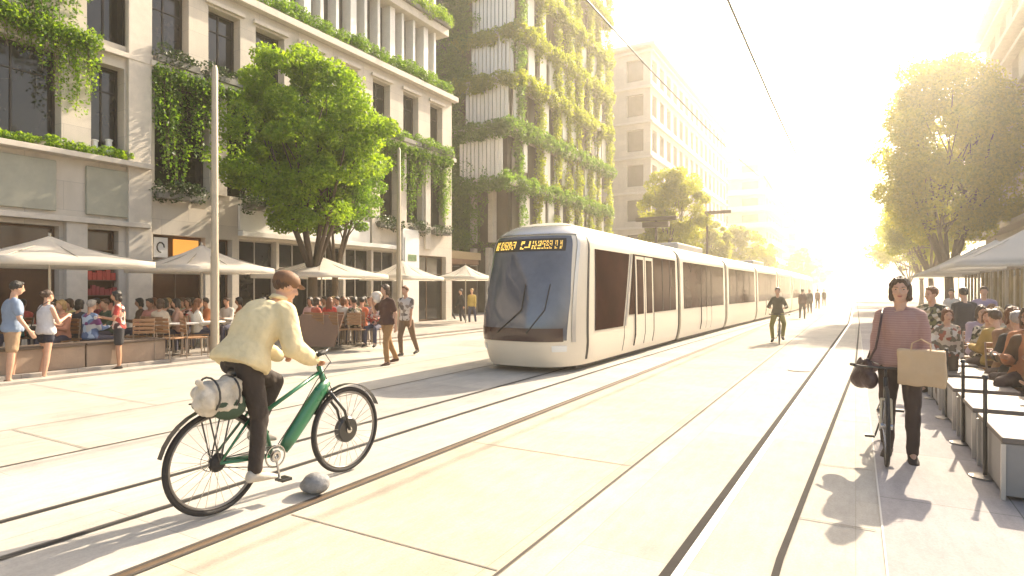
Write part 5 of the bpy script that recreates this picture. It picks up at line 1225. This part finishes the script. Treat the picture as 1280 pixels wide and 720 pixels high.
for i, (y, lb) in enumerate(((6.62, 'nearest slender dark barrier post'), (7.95, 'second slender barrier post'), (9.4, 'third slender barrier post'), (11.0, 'fourth slender barrier post beside the paper bag'), (12.7, 'farthest slender barrier post'))):
    r = empty('barrier_post', (.985 + .01 * i, y, .008), label=lb, cat='post', group='barrier posts along the right terrace')
    MB().tube([(0, 0, .012), (0, 0, .86)], .017, 10).build('post', blackp, r); MB().lathe([(.12, 0), (.12, .01), (.03, .02)], 20).build('base_plate', mat('plate_grey', (.2, .19, .18), .4, .6), r); MB().lathe([(.02, .86), (.028, .87), (.02, .895)], 10).build('cap', blackp, r)
for x, y, lb in ((1.95, 7.2, 'white table at the right edge in front of the woman with auburn hair'), (2.1, 8.9, 'white table behind the second box bench'), (2.0, 10.8, 'white table behind the fourth box bench')):
    r = empty('terrace_table', (x, y, .008), label=lb, cat='table', group='tables of the right terrace')
    MB().box(-.35, .35, -.35, .35, .72, .75).build('tabletop', tabw, r, bev=.008); MB().tube([(0, 0, .02), (0, 0, .72)], .03, 8).build('pedestal', chairm, r); MB().box(-.25, .25, -.25, .25, 0, .02).build('base', chairm, r)
GRP = 'customers of the right terrace'
R_ = [
 (1214, 7.6, 25, 'seated woman with long auburn hair and a brown coat, back turned, behind the second bench', (.10, .055, .025), 'auburn', 'long', 'fair', 1.78),
 (1244, 8.3, 200, 'seated customer with a brown bob in tan behind the woman with long auburn hair', (.30, .16, .08), 'auburn', 'bob', 'fair', 1.8),
 (1262, 7.9, 15, 'seated customer in black with a grey-white cap of hair at the right edge', (.02, .017, .016), 'grey', 'short', 'fair', 1.74),
 (1283, 7.3, 150, 'customer in orange-brown cut by the right edge of the picture', (.42, .17, .07), 'brown', 'bob', 'tan', 1.85),
 (1290, 6.2, 120, 'customer in rust red leaning in at the right edge beside the nearest bench', (.45, .10, .05), 'auburn', 'bob', 'fair', 1.5),
 (1226, 10.5, 190, 'seated customer in pale lilac deeper in the right terrace', (.36, .28, .34), 'brown', 'bob', 'fair', 1.75),
 (1248, 10.2, 170, 'seated customer in cream with a blond bob at the second row of the right terrace', (.52, .44, .32), 'blond', 'bob', 'fair', 1.72),
 (1262, 11.2, 195, 'seated customer in terracotta deep in the right terrace', (.42, .17, .09), 'black', 'short', 'tan', 1.74),
 (1212, 12.6, 180, 'seated customer in white far inside the right terrace', (.58, .55, .5), 'brown', 'bob', 'fair', 1.7),
 (1240, 13.2, 160, 'seated customer in rose far inside the right terrace', (.45, .22, .2), 'auburn', 'bob', 'tan', 1.7),
 (1224, 9.2, 30, 'seated customer in mustard with back turned beside the third bench', (.38, .25, .06), 'brown', 'short', 'fair', 1.72),
 (1272, 9.4, 20, 'seated customer in dark green with a brown bob at the right edge', (.05, .10, .05), 'brown', 'bob', 'fair', 1.74),
 (1195, 9.8, 160, 'seated customer in a black and cream print beside the standing man', 'print_dark', 'auburn', 'bob', 'fair', 1.7),
]
for u, z, rz, lb, top, hr_, hs, sk, H in R_:
    x, y = at(u, z); x = max(x, 1.85)
    person(x, y, R(rz), lb, H=H, z=.008, pose=SIT, top=top, hair=hr_, hstyle=hs, skin=sk, hip=.55, vox=.014, detail=rz > 90, loose=.03, bot=(.08, .05, .04))
    place_chair(x, y, R(rz), .008, 'chair of the ' + ' '.join(lb.replace('seated ', '').split()[:13]), 'chairs of the right terrace')
x, y = at(1166, 9.6)
person(x, y, R(160), 'standing man with brown hair in a black and cream floral shirt behind the paper bag', H=1.72, z=.008, pose=dict(aR=((.2, .2, -1), (-.3, 1, .2)), face=(.5, 1, -.2)), top='print_dark', bot=(.05, .035, .03), hair='auburn', sex='m', vox=.014, detail=True, sleeve='short')
x, y = at(1183, 8.6)
person(x, y, R(190), 'child with reddish hair and a pale printed shirt standing at the paper bag', H=1.40, z=.008, pose=dict(), top=floral('print_pale', [(.5, .4, .3), (.15, .12, .08), (.6, .55, .48), (.3, .1, .06)], 20), bot=(.1, .07, .05), hair='auburn', hstyle='bob', vox=.014, detail=True)
x, y = at(1206, 12.0)
person(x, y, R(20), 'standing waiter-like figure in black with back turned between the tables', H=1.72, z=.008, pose=walk(1, .1), top=(.03, .027, .03), bot=(.03, .025, .025), hair='black', sex='m', vox=.018)
x, y = at(1230, 13.5)
person(x, y, R(170), 'standing person in a lilac shirt under the nearest right umbrella', H=1.75, z=.008, pose=dict(), top=(.30, .24, .33), bot=(.06, .05, .05), hair='brown', sex='m', vox=.018, sleeve='short')
x, y = at(1190, 17.5)
person(x, y, R(160), 'standing person in white far under the right umbrellas', H=1.7, z=.008, pose=walk(1), top=(.55, .5, .45), bot=(.06, .05, .05), hair='black', vox=.02)
for k, (x_, y_, lb) in enumerate(((1.82, 7.05, 'white cup on the nearest right-hand table'), (2.05, 7.35, 'amber drink glass on the nearest right-hand table'), (1.9, 8.75, 'white cup on the table behind the second box bench'), (2.2, 9.05, 'amber drink glass on the table behind the second box bench'), (1.9, 10.9, 'white cup on the table behind the fourth box bench'))):
    am = k % 2 == 1; c_ = empty('drink_glass' if am else 'coffee_cup', (x_, y_, .758), label=lb, cat='glass' if am else 'cup', group='drinks on the right terrace')
    pr = [(.025, 0), (.03, .01), (.036, .12), (.034, .12), (.028, .015)] if am else [(.02, 0), (.035, .02), (.042, .065), (.038, .065), (.03, .02)]
    MB().lathe(pr, 18).build('bowl', mat('amber_drink', (.5, .22, .04), .1, spec=.8) if am else mat('cup_white', (.8, .78, .74), .3), c_, angle=40)
    if not am: MB().lathe([(.03, -.002), (.075, .008), (.073, .012), (.03, .003)], 20).build('saucer', MATS['cup_white'], c_, angle=40)
# curtains of slats at the back of the right terrace
r = empty('terrace_screen', (4.4, 20.5, 0), label='row of pale and brown upright slats closing the right terrace under the umbrellas', cat='screen')
mb = MB(); y = -5
mb2 = MB()
for k in range(46):
    (mb if k % 3 else mb2).box(-.06 + .05 * (k % 2), 0 + .05 * (k % 2), -5 + k * .42, -5 + k * .42 + (.22 if k % 3 else .12), 0, 2.3)
mb.build('slat_panel', mat('slat_olive', (.30, .22, .10), .7, var=.3, vscale=1.5), r); mb2.build('pale_slats', mat('slat_pale', (.52, .46, .36), .7), r)
MB().box(-.08, .06, -5.05, 14.4, 2.3, 2.42).build('rail', chairm, r)

# ---------------------------------------------------------------- haze
HZ = MB().box(-409, 409, -59, 709, -1, 36).build('haze', None); HZ['kind'] = 'stuff'
hm = bpy.data.materials.new('haze_air'); hm.use_nodes = True; n = hm.node_tree.nodes; n.remove(n['Principled BSDF'])
pv = n.new('ShaderNodeVolumePrincipled'); pv.inputs['Color'].default_value = (1, .93, .81, 1); pv.inputs['Density'].default_value = .0025; pv.inputs['Anisotropy'].default_value = .76
hm.node_tree.links.new(pv.outputs[0], n['Material Output'].inputs['Volume']); HZ.data.materials.append(hm)
